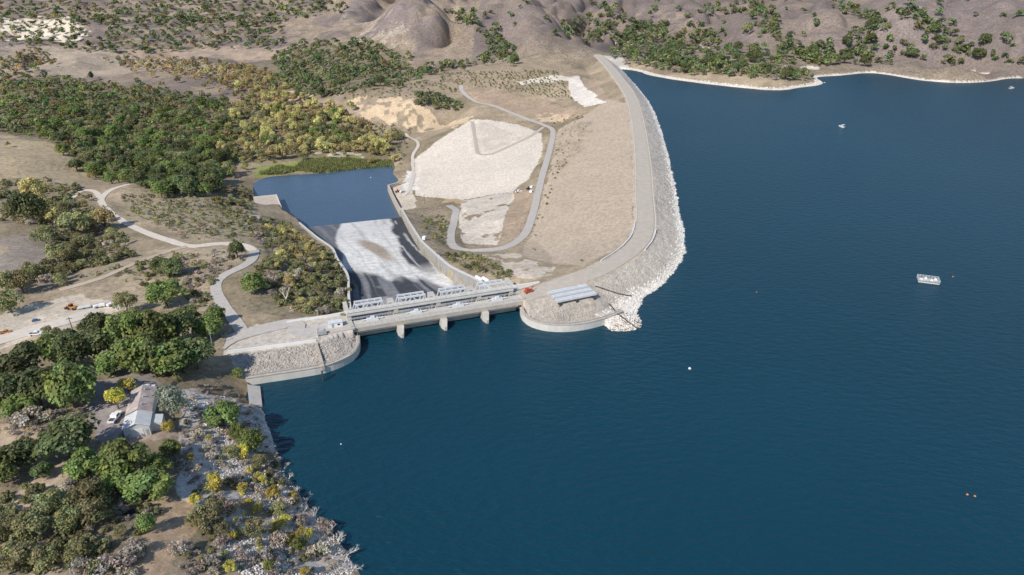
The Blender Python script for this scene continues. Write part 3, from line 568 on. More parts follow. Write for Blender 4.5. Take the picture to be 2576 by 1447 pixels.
def fill(poly,n,mix,Rr,space,label,group,line=None,power=1,cond=None,soft=0):
    poly=np.array(poly,float)
    if line:
        pp=[]
        for _ in range(n):
            i=random.randrange(len(poly)-1); u=random.random(); pp.append(poly[i]*(1-u)+poly[i+1]*u+np.array([random.gauss(0,line),random.gauss(0,line*.35)]))
        pp=np.array(pp)
    else:
        lo,hi=poly.min(0),poly.max(0); pp=rng.uniform(lo,hi,(n*4,2)); pp=pp[inpoly(pp[:,0],pp[:,1],poly)][:n]
        if soft: pp=pp+rng.normal(size=pp.shape)*np.array([soft,soft*.4])*(rng.random((len(pp),1))<.5)
    w=Gm(pp[:,0],pp[:,1]); Rv=Rr[0]+(Rr[1]-Rr[0])*rng.random(len(w))**power
    ok=~blocked(w,Rv,.6); acc=np.zeros((len(w),3)); na=0
    if cond is not None: ok&=cond(w)
    ks=list(mix); pr=np.array([mix[k] for k in ks],float); pr/=pr.sum()
    cl_=fbm(w[:,0]/35,w[:,1]/35,2,88)
    for i in np.where(ok)[0]:
        if na:
            dd=np.hypot(acc[:na,0]-w[i,0],acc[:na,1]-w[i,1])
            if (dd<(acc[:na,2]+Rv[i])*space).any(): continue
        acc[na]=(w[i,0],w[i,1],Rv[i]); na+=1
        k=ks[rng.choice(len(ks),p=pr)] if rng.random()<.5 else ks[min(len(ks)-1,int(np.searchsorted(np.cumsum(pr),np.clip((cl_[i]-.25)*2,0,.999))))]
        TREES.append([w[i,0],w[i,1],w[i,2],Rv[i],k,label,group])
def hero(cx,cy,wpx,k,label,group=None,lift=.62):
    g=G(cx,cy); dep=g[1]*cp+(H-g[2])*sp; R=wpx/2*dep/F; b=G(cx,cy+lift*wpx/2*(1 if k not in('shrub','grey') else .5)); TREES.append([*b,R,k,label,group])
hs='dense dark green oak in the foreground grove left of the metal building'
for a in ((45,930,130),(10,1000,100),(190,985,130),(105,985,100),(55,1020,80),(180,1110,125),(60,1150,105),(10,1190,80),(110,1185,55)): hero(*a,'oak' if random.random()<.4 else 'green',hs,'oaks in the grove left of the building')
hs='rounded green oak in the clump below the metal building'
for a in ((330,1165,125),(385,1215,105),(300,1215,80),(230,1175,95),(435,1130,50),(400,1180,70)): hero(*a,'green',hs,'oaks below the building')
hs='dark green oak in the long row above the metal building'
for a in ((130,880,80),(190,900,90),(250,880,100),(320,860,100),(390,850,100),(450,830,100),(500,900,90),(440,905,100),(360,905,100),(290,915,80),(530,825,75),(340,815,60),(250,825,70),(545,800,50),(180,860,55),(480,800,60)): hero(*a,'oak' if random.random()<.35 else 'green',hs,'oaks in the row above the building')
hero(420,742,88,'green','large round green oak alone on bare slope left of the access road'); hero(440,675,58,'oak','mid sized green oak on the slope just above the big round oak'); hero(400,665,36,'oak','small oak beside the mid sized oak on bare slope')
hero(598,633,46,'oak','lone dark oak at the bend where the dirt track meets the road'); hero(640,722,60,'green','round green oak between the access road and the dead tree')
hero(322,768,55,'olive','dull olive round bush beside the parked orange loader')
hero(75,540,75,'oak','dark oak beside yellow trees at left edge above the brown hill'); hero(190,570,70,'olive','olive tree beside the left dirt track')
for a in ((30,765,70),(60,720,60),(20,720,60),(215,610,50),(120,600,60),(180,650,50),(150,640,50),(90,690,55),(230,560,50),(165,535,45)): hero(*a,'olive','olive green tree on the scrubby slope at left edge','olive trees at left edge')
for a in ((95,487,62),(132,550,55),(267,557,65),(110,520,45),(255,545,40)): hero(*a,'yellow','yellow cottonwood by the dirt track at left','yellow trees by the left track')
hero(298,1010,60,'gold','bright yellow tree against left side of the metal building'); hero(325,970,44,'gold','smaller yellow tree behind the metal building'); hero(425,1075,32,'gold','small yellow bush by the lean-to of the metal building')
hero(440,1010,72,'pine','tall grey green pine at right of the metal building',None,1.3)
for i,a in enumerate(((545,1215,54),(690,1245,42),(495,1258,36),(620,1140,40),(720,1310,34))): hero(*a,'gold',('bright yellow bush on the pale rocky bank above the shore'),'yellow bushes on the rocky bank')
for a in ((530,1300,76),(640,1335,52),(560,1330,44),(490,1310,42),(585,1140,38)): hero(*a,'olive','olive yellow bush on the lower rocky bank','olive bushes on the rocky bank')
for a in ((565,1050,74),(630,1110,70),(655,1165,42),(600,1090,44),(540,1060,40),(700,1280,42),(750,1370,34),(680,1425,28),(600,940,30)): hero(*a,'green' if random.random()<.6 else 'olive','bushy green shrub tree at the water edge of the rocky bank','green bushes at the water edge')
hero(370,1320,54,'green','small round green tree alone on bare soil beside black tyres')
for a in ((230,1250,95),(140,1275,85),(180,1315,75),(90,1335,90),(50,1405,95),(230,1300,75),(20,1335,70),(130,1400,75),(200,1390,65)): hero(*a,'olive','grey olive oak in the scrub at bottom left corner','olive oaks at bottom left')
for a in ((300,1415,95),(330,1390,70),(450,1380,55),(220,1430,70),(80,1050,70),(45,1055,55),(125,1045,55),(600,1215,50),(715,1275,50),(800,1390,60),(820,1330,50),(700,1360,50),(520,1420,60),(650,1230,50),(760,1310,45),(580,1280,45),(500,1090,40),(530,1130,40),(570,1360,45),(660,1400,50),(490,1180,40),(610,1400,45)): hero(*a,'grey','dry grey brown bush on bare ground in the foreground','dry foreground bushes')
# regions
fill([(0,205),(120,200),(300,220),(480,245),(580,265),(560,390),(535,480),(430,485),(240,440),(150,370),(100,340),(0,335)],2700,{'oak':.40,'olive':.36,'green':.24},(1.9,7.8),.56,'dark green oak in the broad wood left of the basin pool','oaks of the broad valley wood',power=1.4,soft=26)
fill([(330,400),(540,400),(530,485),(420,488),(380,460)],260,{'oak':.6,'green':.4},(5,8),.54,'large dark oak at lower edge of the broad valley wood','oaks at lower edge of valley wood',soft=14)
fill([(590,260),(700,290),(880,300),(985,355),(980,400),(880,385),(700,395),(640,410),(560,420),(560,380)],900,{'yellow':.55,'olive':.3,'green':.15},(1.9,7.2),.6,'yellow autumn cottonwood in the river woods behind the basin pool','cottonwoods behind the basin pool',power=1.2,soft=22)
fill([(290,150),(480,160),(640,172),(700,195),(720,260),(600,250),(560,215),(440,188),(300,170)],700,{'yellow':.7,'olive':.3},(2.2,6.5),.64,'pale yellow cottonwood along the far river bend','cottonwoods along far river bend',soft=18)
fill([(640,230),(740,260),(880,285),(860,310),(700,300),(620,270)],200,{'yellow':.8,'olive':.2},(3,6.5),.64,'pale yellow cottonwood beside the narrow river channel','cottonwoods by river channel',soft=14)
fill([(0,150),(120,130),(130,160),(0,190)],120,{'yellow':.5,'olive':.3,'oak':.2},(4,7),.6,'pale yellow cottonwood at far left of the river','cottonwoods at far left',soft=14)
fill([(690,140),(760,112),(900,112),(1010,140),(1030,175),(900,205),(780,250),(700,215)],600,{'oak':.85,'olive':.15},(3,7.5),.62,'dark oak in the grove at foot of the far hill','oaks at foot of far hill',soft=20)
fill([(1000,200),(1100,170),(1200,160),(1265,120),(1275,140),(1240,160),(1130,180),(1010,215),(780,255)],300,{'oak':1},(3.5,7),.58,'dark oak in the gully between two brown hills','oaks in the hill gully',soft=12)
fill([(0,60),(700,40),(720,120),(300,140),(0,120)],420,{'oak':.8,'olive':.2},(3.5,9),.7,'dark oak dotted across the far left valley','oaks of the far left valley')
fill([(0,0),(800,0),(900,30),(600,70),(0,50)],380,{'oak':.8,'olive':.2},(5,11),.7,'dark oak dotted across the far left valley','oaks of the far left valley')
for g in GUL: fill(g,100,{'oak':1},(4,8.5),.58,'dark oak growing down a gully of the far hills','oaks in far hill gullies',line=15)
low=lambda w:samp(RID,w[:,0],w[:,1])<RQ
fill([(1060,0),(2576,0),(2576,170),(2080,165),(1560,150),(1480,130),(1300,110)],1900,{'oak':1},(3.5,8),.6,'dark oak growing in folds of the far brown hills','oaks in folds of far hills',cond=low)
fill([(1560,150),(1700,150),(1850,165),(2030,190),(2030,205),(1850,195),(1650,175)],420,{'oak':.9,'grey':.1},(3,7),.58,'dark oak along the far lake shore','oaks along far lake shore',soft=10)
fill([(1580,130),(2100,120),(2100,175),(1600,150)],130,{'oak':1},(4,8),.7,'dark oak along the far lake shore','oaks along far lake shore')
fill([(2050,110),(2576,100),(2576,175),(2080,170)],110,{'oak':1},(4,8.5),.8,'dark oak scattered over the right hand hills','oaks on right hand hills')
fill([(1080,10),(2576,0),(2576,100),(1300,110)],80,{'oak':1},(4,8),1,'dark oak scattered over the far brown hills','oaks on far brown hills')
fill([(1050,240),(1090,240),(1170,270),(1160,282),(1090,275),(1050,270)],90,{'oak':1},(3,5),.5,'dark oak in the small clump above the tan bluff','oaks above the tan bluff')
fill([(1100,185),(1300,178),(1400,180),(1440,250),(1380,245),(1240,222),(1110,210)],900,{'oak':.7,'shrub':.3},(.9,1.8),1.3,'young planted tree in rows on the tan terrace','young trees on the terrace')
fill([(610,545),(700,560),(780,610),(850,660),(880,730),(870,790),(760,790),(690,760),(640,690),(690,640),(640,600)],800,{'shrub':.5,'grey':.12,'olive':.28,'yellow':.1},(1.0,3.2),.62,'olive shrub on the slope left of the chute','shrubs left of the chute',soft=8)
fill([(300,490),(520,490),(620,550),(640,600),(480,600),(340,545)],500,{'shrub':.75,'grey':.25},(.7,2),.7,'low scrub bush on the dry knoll above the track','scrub on the dry knoll',soft=14)
fill([(0,460),(200,470),(260,560),(330,620),(300,660),(180,690),(160,720),(30,720),(150,640),(120,580),(0,560)],600,{'shrub':.55,'olive':.35,'grey':.1},(1.1,3.6),.6,'olive scrub bush on the left slope','scrub on the left slope',soft=14)
fill([(190,700),(420,640),(560,640),(600,600),(620,650),(540,700),(560,790),(330,700)],360,{'shrub':.7,'grey':.3},(.7,2.2),.75,'low bush on bare slope beside the access road','bushes beside the access road',soft=12)
fill([(1060,545),(1130,545),(1125,620),(1080,600)],120,{'shrub':.9,'grey':.1},(.8,2),.7,'low bush on the bank right of the chute','bushes right of the chute')
fill([(1100,640),(1200,640),(1290,690),(1280,710),(1180,680)],160,{'shrub':.9,'grey':.1},(.9,2),.7,'low bush beside the chute wall under the dam','bushes under the dam')
fill([(1380,300),(1480,280),(1470,370),(1400,440),(1340,650),(1480,660),(1330,640)],90,{'shrub':1},(.6,1.4),1.2,'small tuft of brush on the tan dam face','brush on the dam face')
fill([(530,470),(640,480),(620,560),(560,540)],140,{'shrub':.6,'olive':.4},(1.2,3),.6,'bush on the bank left of the basin pool','bushes left of the pool',soft=8)
fill([(880,300),(1040,325),(1010,420),(990,400),(900,340)],160,{'shrub':.75,'olive':.25},(.8,2.2),.8,'low bush below the tan bluff','bushes below the tan bluff')
fill([(740,230),(1100,205),(1160,230),(1050,245),(880,250)],160,{'shrub':.5,'oak':.4},(1,2.5),.9,'low bush on top of the tan bluff','bushes on the bluff')
fill([(0,1230),(330,1200),(420,1260),(360,1447),(0,1447)],200,{'shrub':.5,'grey':.25,'olive':.25},(.8,2.4),.65,'low brush in the bottom left corner','brush at bottom left')
fill([(460,960),(600,980),(660,1060),(700,1200),(860,1447),(420,1447),(520,1340),(450,1180)],500,{'grey':.78,'shrub':.17,'gold':.05},(.5,1.6),.7,'small bush among pale rocks of the shore bank','small bushes among shore rocks')
fill([(0,1030),(220,1040),(100,1110),(0,1090)],60,{'grey':.5,'shrub':.5},(.8,2),.7,'dry bush beside bare patch in the left grove','dry bushes in the left grove')
fill([(100,800),(560,790),(520,960),(120,930)],50,{'olive':.5,'shrub':.5},(1.0,2.4),.7,'olive bush between oaks of the row above the building','bushes in the oak row')
print('trees',len(TREES))
CAP={'oak':170,'green':120,'olive':180,'yellow':200,'gold':200,'shrub':280,'grey':220,'pine':9}
LOWT={k:[crown(900+i*3,**v) for i in range(6)] for k,v in LOW.items()}
for k in SPEC:
    L_=[t for t in TREES if t[4]==k]; L_.sort(key=lambda t:-t[3]/math.hypot(t[0],t[1]))
    for i,t in enumerate(L_[:CAP[k]]):
        e=thing(NM[k],t[5],CATN[k],(t[0],t[1],t[2]-.05),rng.uniform(0,6.28),t[6]); s=t[3]; e.scale=(s*rng.uniform(.88,1.12),s*rng.uniform(.88,1.12),s*rng.uniform(.82,1.18))
        link('trunk',TRK[i%3],e); link('crown',TPL[k][rng.integers(4)],e)
    rest=L_[CAP[k]:]
    if rest:
        Vs=[];Cs=[]
        for t in rest:
            V,f,Cl=LOWT[k][rng.integers(6)]; a=rng.uniform(0,6.28); ca,sa=math.cos(a),math.sin(a); s=t[3]; sx_=s*rng.uniform(.8,1.2)
            Vs.append(np.stack([(V[:,0]*ca*sx_-V[:,1]*sa*s)+t[0],(V[:,0]*sa*sx_+V[:,1]*ca*s)+t[1],V[:,2]*s*rng.uniform(.75,1.15)+t[2]],1)); Cs.append(Cl*rng.uniform(.65,1.4)*np.array([rng.uniform(.85,1.2),1,rng.uniform(.85,1.15)]))
        V=np.concatenate(Vs); o=link('distant_'+NM[k]+'_cover',npmesh(k+'_rest',V,np.arange(len(V)).reshape(-1,4),LEAF[k],np.concatenate(Cs)))
        tag(o,{'oak':'distant dark oak cover over the hills and valley','green':'distant mid green oak cover in the valley wood','olive':'distant olive tree cover in the valley','yellow':'distant yellow cottonwood cover along the river','shrub':'small scattered olive scrub cover','grey':'small scattered dry scrub cover'}.get(k,'distant foliage cover in the valley'),'vegetation',kind='stuff')
# reeds
pp=rng.uniform([640,398],[990,440],(5000,2)); rd=[(645,440),(700,418),(745,422),(750,430),(690,444)]; rd2=[(735,428),(760,405),(850,395),(900,402),(985,405),(990,420),(900,428),(800,436)]
k=inpoly(pp[:,0],pp[:,1],rd)|inpoly(pp[:,0],pp[:,1],rd2); g=Gm(pp[k,0],pp[k,1]); Vs=[]
for x,y,z in g:
    z=max(z,-45.3)
    for _ in range(3):
        a=rng.uniform(0,6.28); wd=.5; h=rng.uniform(1.2,2.4); dx_,dy_=math.cos(a)*wd,math.sin(a)*wd; ox,oy=rng.uniform(-1,1,2); lx,ly=rng.uniform(-.6,.6,2)
        Vs.append([(x+ox-dx_,y+oy-dy_,z-.2),(x+ox+dx_,y+oy+dy_,z-.2),(x+ox+dx_*.3+lx,y+oy+dy_*.3+ly,z+h),(x+ox-dx_*.3+lx,y+oy-dy_*.3+ly,z+h)])
V=np.array(Vs).reshape(-1,3); o=link('reeds',npmesh('reeds',V,np.arange(len(V)).reshape(-1,4),mat_leaf('reed_leaves',(.29,.32,.12)),np.repeat(rng.uniform(.7,1.3,(len(V)//4,1)),4,0)*np.ones((1,3)))); tag(o,'green reeds along far edge of the basin pool','reeds',kind='stuff')
# ---------------------------------------------------------------- riprap rocks
ph=(1+5**.5)/2
IV=np.array([(-1,ph,0),(1,ph,0),(-1,-ph,0),(1,-ph,0),(0,-1,ph),(0,1,ph),(0,-1,-ph),(0,1,-ph),(ph,0,-1),(ph,0,1),(-ph,0,-1),(-ph,0,1)])/1.9
IF=np.array([(0,11,5),(0,5,1),(0,1,7),(0,7,10),(0,10,11),(1,5,9),(5,11,4),(11,10,2),(10,7,6),(7,1,8),(3,9,4),(3,4,2),(3,2,6),(3,6,8),(3,8,9),(4,9,5),(2,4,11),(6,2,10),(8,6,7),(9,8,1)])
def rocks(pts,smin,smax,m,label,name='riprap_rocks'):
    Vs=[];Fs=[];n=0
    for x,y,z in pts:
        s=smin+(smax-smin)*rng.random()**2.5; v=IV*s*rng.uniform(.6,1.25,(12,1))*np.array([rng.uniform(.8,1.3),rng.uniform(.8,1.3),rng.uniform(.5,.9)]); a=rng.uniform(0,6.28)
        v=np.stack([v[:,0]*math.cos(a)-v[:,1]*math.sin(a)+x,v[:,0]*math.sin(a)+v[:,1]*math.cos(a)+y,v[:,2]+z+s*.1],1); Vs.append(v); Fs.append(IF+n); n+=12
    o=link(name,npmesh(name,np.concatenate(Vs),np.concatenate(Fs),M(m))); tag(o,label,'rocks',kind='stuff')
def pxs(poly,n):
    poly=np.array(poly,float); pp=rng.uniform(poly.min(0),poly.max(0),(n*5,2)); pp=pp[inpoly(pp[:,0],pp[:,1],poly)][:n]; return Gm(pp[:,0],pp[:,1])
g=pxs([(1590,180),(1625,215),(1660,260),(1680,330),(1705,430),(1725,530),(1740,600),(1735,650),(1700,690),(1650,745),(1600,790),(1540,775),(1500,720),(1600,650),(1645,600),(1643,450),(1620,300)],19000)
d,_,sd=dpoly(g[:,0],g[:,1],CRS); g=g[(d>6.8)&(sd>0)&(g[:,2]>-1.0)]; lo=g[:,2]<2.0+rng.normal(size=len(g))*.6
rocks(g[~lo],.12,.42,'rock','grey stone riprap on the upper lake face of the dam'); rocks(g[lo],.15,.6,'rock_pale','bleached white stone riprap along dam waterline')
g=pxs([(1500,790),(1545,765),(1600,745),(1620,780),(1620,810),(1605,840),(1515,835)],1800); rocks(g[g[:,2]>-1],.15,.55,'rock_pale','pale boulders on the small spit right of the spillway')
g=pxs([(1312,775),(1370,765),(1500,765),(1550,780),(1530,805),(1470,818),(1380,820),(1330,800)],1900); rocks(g[g[:,2]>1],.12,.45,'rock_tan','tan riprap stones behind the right guide wall')
g=pxs([(580,895),(790,865),(895,845),(895,880),(840,915),(740,938),(625,950)],3000); rocks(g[g[:,2]>1],.15,.55,'rock_tan','tan riprap boulders behind the left guide wall')
g=pxs([(465,985),(600,1000),(670,1030),(700,1100),(705,1160),(810,1300),(915,1447),(600,1447),(550,1340),(470,1230),(455,1120)],12000); kk=fbm(g[:,0]/7,g[:,1]/7,3,9)>.43; g=g[kk&(g[:,2]>-.6)]; rocks(g,.07,.34,'rock_grey','pale broken rock along the foreground shore bank')
g=pxs([(1565,172),(1600,180),(1800,212),(1900,223),(2000,221),(2075,209),(2060,200),(1990,212),(1880,214),(1700,195)],900); rocks(g[(g[:,2]>-.7)&(g[:,2]<2)],.4,1.2,'rock_pale','pale rocky waterline of the far peninsula')
# ---------------------------------------------------------------- dead trees
def deadmb(seed,h=1.,up=.7):
    g=random.Random(seed); mb=MB()
    def br(p,d,L,r,k):
        q=Vector(p)+Vector(d)*L; mb.tube(p,q,r,r*.6,4)
        if k==0: return
        for _ in range(3):
            nd=(Vector(d)+Vector((g.uniform(-1,1),g.uniform(-1,1),g.uniform(-.3,.7)))*.75).normalized(); br(Vector(p).lerp(q,g.uniform(.5,1)),nd,L*g.uniform(.55,.8),r*.55,k-1)
    for i in range(1 if up>.9 else 4):
        d=Vector((g.uniform(-1,1)*(1-up),g.uniform(-1,1)*(1-up),1 if up>.9 else .6)).normalized(); br((0,0,-.1),d,h*.42,h*.03,3)
    return mb
DT=[deadmb(i,1,.3).mesh('dead_branches','dead_wood') for i in range(4)]; DTT=deadmb(11,1,.95).mesh('dead_trunk','dead_wood')
x,y,z=G(722,765); o=link('dead_tree',DTT,None,(x,y,z)); o.scale=(9.5,9.5,10.5); tag(o,'bare white dead tree on the slope left of the chute','dead tree')
for px,py,h in ((700,1165,3),(715,1180,3.5),(725,1205,3),(735,1195,2.6),(770,1275,4),(790,1300,4),(800,1330,4.5),(825,1345,5),(850,1370,5),(840,1395,5),(870,1400,5),(885,1430,4.5),(780,1255,3),(860,1430,4),(690,1150,2.5),(750,1240,3),(760,1290,3.5),(815,1390,4)):
    x,y,z=G(px,py); o=link('dead_shrub',DT[random.randrange(4)],None,(x,y,z),random.uniform(0,6)); o.scale=(h,h,h*.8); tag(o,'bleached bare dead shrub at the foreground waterline','dead shrub','dead shrubs along the waterline')
# ---------------------------------------------------------------- vehicles
def car(label,px,py,rz,paint='white_paint',kind='pickup',group=None,z=None,sc=1):
    g=G(px,py); t=thing('pickup_truck' if kind=='pickup' else 'parked_car',label,'truck' if kind=='pickup' else 'car',(g[0],g[1],zat(g[0],g[1]) if z is None else z),rz,group); t.scale=(sc,sc,sc)
    if kind=='pickup': prof=[(-2.7,.45),(2.6,.45),(2.7,.75),(2.6,1.05),(1.3,1.15),(.7,1.8),(-.7,1.85),(-.95,1.1),(-2.7,1.1)]; win=[(1.15,1.17),(.66,1.7),(-.65,1.74),(-.82,1.17)]
    else: prof=[(-2.2,.4),(2.2,.4),(2.3,.7),(2.15,.98),(1.1,1.05),(.4,1.55),(-1.5,1.58),(-2.2,1.0)]; win=[(.95,1.07),(.36,1.47),(-1.4,1.5),(-1.9,1.07)]
    MB().prism(prof,-.92,.92).build('body',paint,t); MB().prism(win,-.935,.935).build('side_window','glass',t)
    a,b=(win[0],win[1]); mb=MB(); mb.add([(a[0]+.12,-.75,a[1]+.02),(a[0]+.12,.75,a[1]+.02),(b[0]+.12,.7,b[1]),(b[0]+.12,-.7,b[1])],[(0,1,2,3)]); mb.build('windscreen','glass',t)
    if kind=='pickup': MB().box(-2.55,-1.05,-.75,.75,1.06,1.115).build('bed_floor','dark_steel',t)
    for x in (-1.6,1.65):
        for y in (-.82,.82): MB().tube((x,y-.12,.38),(x,y+.12,.38),.38,n=12).build('wheel','tyre',t)
    for y in (-.6,.6): MB().box(prof[2][0]-.12,prof[2][0]+.02,y-.18,y+.18,.72,.88).build('headlight','pale_steel',t)
    return t
car('white pickup truck parked on the berm road below the dam, leftmost',1305,484,.4); car('dark pickup truck parked on the berm road between two white ones',1331,476,.9,'black_paint'); car('white car parked on the berm road nearest the dam face',1337,484,1.2,'white_paint','car'); car('white car parked highest on the berm road below the dam',1338,472,1.2,'white_paint','car')
car('white pickup truck parked beside the yellow tree at the building',291,1054,1.6); car('pale car parked behind the metal building',372,980,.2,'pale_steel','car')
car('white flatbed pickup on the pale dirt road',92,843,.25,sc=.9); car('blue utility cart above the pale dirt road',91,808,.3,'blue_paint','car',sc=.6); car('orange work truck at left end of the dirt road',15,838,.4,'orange_paint',sc=.7); car('white car beside red excavator by the basin',1012,484,.8,'white_paint','car')
# orange wheel loader
def digger(label,px,py,rz,paint,name,cat,sc=1):
    g=G(px,py); t=thing(name,label,cat,g,rz); t.scale=(sc,sc,sc)
    MB().prism([(-2.6,.8),(1,.8),(1.1,1.5),(-.5,1.7),(-2.6,1.8)],-.95,.95).build('engine_body',paint,t); MB().prism([(-.5,1.7),(.9,1.5),(.75,3.0),(-.4,3.0)],-.7,.7).build('cab','glass',t); MB().box(-.5,.85,-.78,.78,3.0,3.12).build('cab_roof',paint,t)
    mb=MB(); 
    for y in (-.6,.6): mb.tube((.9,y,1.4),(2.4,y,1.9),.16,n=5); mb.tube((2.4,y,1.9),(3.2,y,.6),.16,n=5)
    mb.build('lift_arm',paint,t); MB().prism([(3.1,.1),(4.1,.1),(3.5,.35),(3.3,1.0),(3.1,1.0)],-1.2,1.2).build('bucket','dark_steel',t)
    for x in (-1.7,1.3):
        for y in (-1.05,1.05): MB().tube((x,y-.22,.7),(x,y+.22,.7),.72,n=12).build('wheel','tyre',t)
digger('orange wheel loader parked by white trailers at left',182,778,2.9,'orange_paint','wheel_loader','loader',.85); digger('red excavator on the concrete pad beside the basin',1000,484,.3,'red_paint','excavator','excavator',.8)
def trailer(label,px,py,rz,L,wd,h,m='white_paint',name='trailer',cat='trailer'):
    g=G(px,py); t=thing(name,label,cat,g,rz); MB().prism([(-L/2,.5),(L/2,.5),(L/2,.5+h*.9),(L/2-.3,.5+h),(-L/2+.2,.5+h),(-L/2,.5+h*.9)],-wd/2,wd/2).build('body',m,t)
    for y in (-wd/2+.1,wd/2-.1): MB().tube((0,y-.1,.35),(0,y+.1,.35),.35,n=10).build('wheel','tyre',t)
    MB().box(L/2,L/2+1.2,-.06,.06,.5,.6).build('tow_bar','dark_steel',t)
trailer('long white flat trailer beside the orange loader',212,776,.5,5,1.8,.4,'pale_steel'); trailer('short white box trailer right of the long trailer',258,772,.3,2.4,1.6,1.0); trailer('white trailer at the end of the equipment yard',278,770,1.1,2.6,1.5,.8); trailer('small white trailer in middle of the equipment yard',243,775,.8,2.0,1.5,.8)
trailer('white utility cabinet trailer on the bank right of the chute',1068,604,1.2,2.4,1.8,1.8)
# ---------------------------------------------------------------- right abutment equipment
a=np.array(P(1375,741,6.6)); b=np.array(P(1472,722,6.6)); rz=math.atan2(b[1]-a[1],b[0]-a[0]); L0=float(np.hypot(*(b-a)[:2]))
t=thing('stoplog_rack','rack of long white steel stoplogs lying beside the right guide wall','steel beams',(a[0],a[1],6.5),rz)
for i in range(8):
    y=-i*1.25-.3; mb=MB(); mb.box(.3,L0+.3,y-.48,y+.48,.5,.62); mb.box(.3,L0+.3,y-.48,y-.38,.62,1.35); mb.box(.3,L0+.3,y+.38,y+.48,.62,1.35); mb.box(.3,L0+.3,y-.42,y+.42,1.35,1.47)
    for x in (1,L0/2,L0-.4): mb.box(x-.1,x+.1,y-.36,y+.36,.63,1.34)
    mb.build('stoplog','galvanised' if i%3==2 else 'pale_steel',t)
mb=MB()
for x in (1.5,L0/2,L0-1): mb.box(x-.25,x+.25,-10.2,.6,-3.6,.5)
mb.build('support_beam','dark_steel',t)
g=P(1330,737,6.1); t=thing('red_hoist','red mobile hoist frame beside the white barrier at bridge end','hoist',g,BRZ+.2)
MB().box(-2,2,-.9,.9,.5,1.2).build('base_frame','red_paint',t); MB().prism([(-1.6,1.2),(.2,1.2),(0,2.3),(-1.4,2.3)],-.7,.7).build('motor_box','red_paint',t); mb=MB(); mb.tube((0.2,0,1.2),(2.6,0,3),.16,n=5); mb.tube((1.6,0,1.2),(2.6,0,3),.12,n=5); mb.build('jib','red_paint',t)
for x in (-1.4,1.4):
    for y in (-.9,.9): MB().tube((x,y-.12,.4),(x,y+.12,.4),.4,n=10).build('wheel','tyre',t)
for pts,lab in (([(1285,724),(1357,713)],'long white barrier at right end of the spillway bridge'),):
    w_=[P(x,y,6) for x,y in pts]; o=MB().wall(smooth_path(w_,3),4.6,7,.5).build('road_barrier','white_paint'); tag(o,lab,'barrier')
for (px,py),lab in (((1205,706),'left white tank beside the chute wall'),((1222,709),'right white tank beside the chute wall')):
    g=G(px,py); t=thing('water_tank',lab+' under the dam','tank',g,2.2); mb=MB(); mb.tube((-2.2,0,1.1),(2.2,0,1.1),.9,n=14); mb.tube((2.2,0,1.1),(2.6,0,1.1),.9,.45,14); mb.tube((-2.6,0,1.1),(-2.2,0,1.1),.45,.9,14); mb.build('shell','white_paint',t)
    for x in (-1.4,1.4): MB().box(x-.2,x+.2,-.7,.7,-.3,.5).build('saddle','grey_steel',t)
def boom(pp,label):
    pts=GP(pp); s=smooth_path(pts,2.5); s[:,2]=np.maximum(zat(s[:,0],s[:,1]),0)+.4
    t=thing('log_boom',label,'log boom')
    for i in range(0,len(s)-1): mb=MB(); q=s[i]*.06+s[i+1]*.94; mb.tube(s[i],q,.28,.28,8); mb.build('log','log',t)
boom([(1497,722),(1540,736),(1590,747)],'dark log boom lying across the dam riprap above the spit'); boom([(1532,766),(1565,800),(1604,834)],'dark log boom running down the spit into water')
# left pad equipment
g=P(845,822,5.75); t=thing('control_building','small white control building at left end of the spillway bridge','building',g,BRZ)
MB().box(-2.6,2.6,-1.2,1.2,0,2.3).build('wall','white_paint',t); MB().box(-2.75,2.75,-1.35,1.35,2.3,2.5,.96).build('roof','pale_steel',t); MB().box(-1.6,-.7,-1.23,-1.2,.05,2).build('door','grey_steel',t); MB().box(.6,1.6,-1.23,-1.2,1.1,1.8).build('window','glass',t)
g=P(812,842,5.75); t=thing('generator','grey generator set on the pad beside the control building','generator',g,BRZ); MB().box(-1.5,1.5,-.7,.7,.3,1.7,.97).build('housing','grey_steel',t); MB().box(-1.7,1.7,-.8,.8,0,.3).build('skid','dark_steel',t); MB().tube((.8,0,1.7),(.8,0,2.5),.12).build('exhaust_pipe','dark_steel',t); MB().box(-1.52,-1.5,-.4,.4,.6,1.4).build('grille','black_paint',t)
pp=[P(x,y,5.75) for x,y in ((800,858),(797,828),(880,815))]; t=thing('pad_railing','white railing around the equipment pad left of bridge','railing'); mb=MB()
s=np.array([pp[0]]+[tuple(np.array(pp[0])*(1-k)+np.array(pp[1])*k) for k in np.linspace(.15,1,6)]+[tuple(np.array(pp[1])*(1-k)+np.array(pp[2])*k) for k in np.linspace(.15,.95,6)])
for p in s: mb.tube((p[0],p[1],5.5),(p[0],p[1],6.9),.06,n=4)
for z in (.55,1.1): mb.path([(p[0],p[1],5.75+z) for p in s],.05,4)
mb.build('rails','white_paint',t)
t=thing('stair_flight','concrete steps down the left riprap to the guide wall','stairs'); a=np.array(P(795,865,5.6)); b=np.array(P(813,925,2.9)); mb=MB()
dv=(b-a)[:2]; Ls=float(np.hypot(*dv)); dv/=Ls
for i in range(12):
    u0,u1=i/12,(i+1)/12; z=a[2]+(b[2]-a[2])*u0+.55; p=a[:2]+dv*Ls*u0; q=a[:2]+dv*Ls*u1; mb.wall([p,q],z-2,z,1.1)
mb.build('steps','concrete_tan',t); g=P(812,938,2.9)
t=thing('gauge_post','dark water gauge post on the left guide wall','post',(g[0],g[1],-3),0); MB().box(-.2,.2,-1.1,-.75,0,7.3).build('gauge_board','dark_steel',t); MB().box(-.3,.3,-.8,-.2,6.6,7.6).build('gauge_box','grey_steel',t)
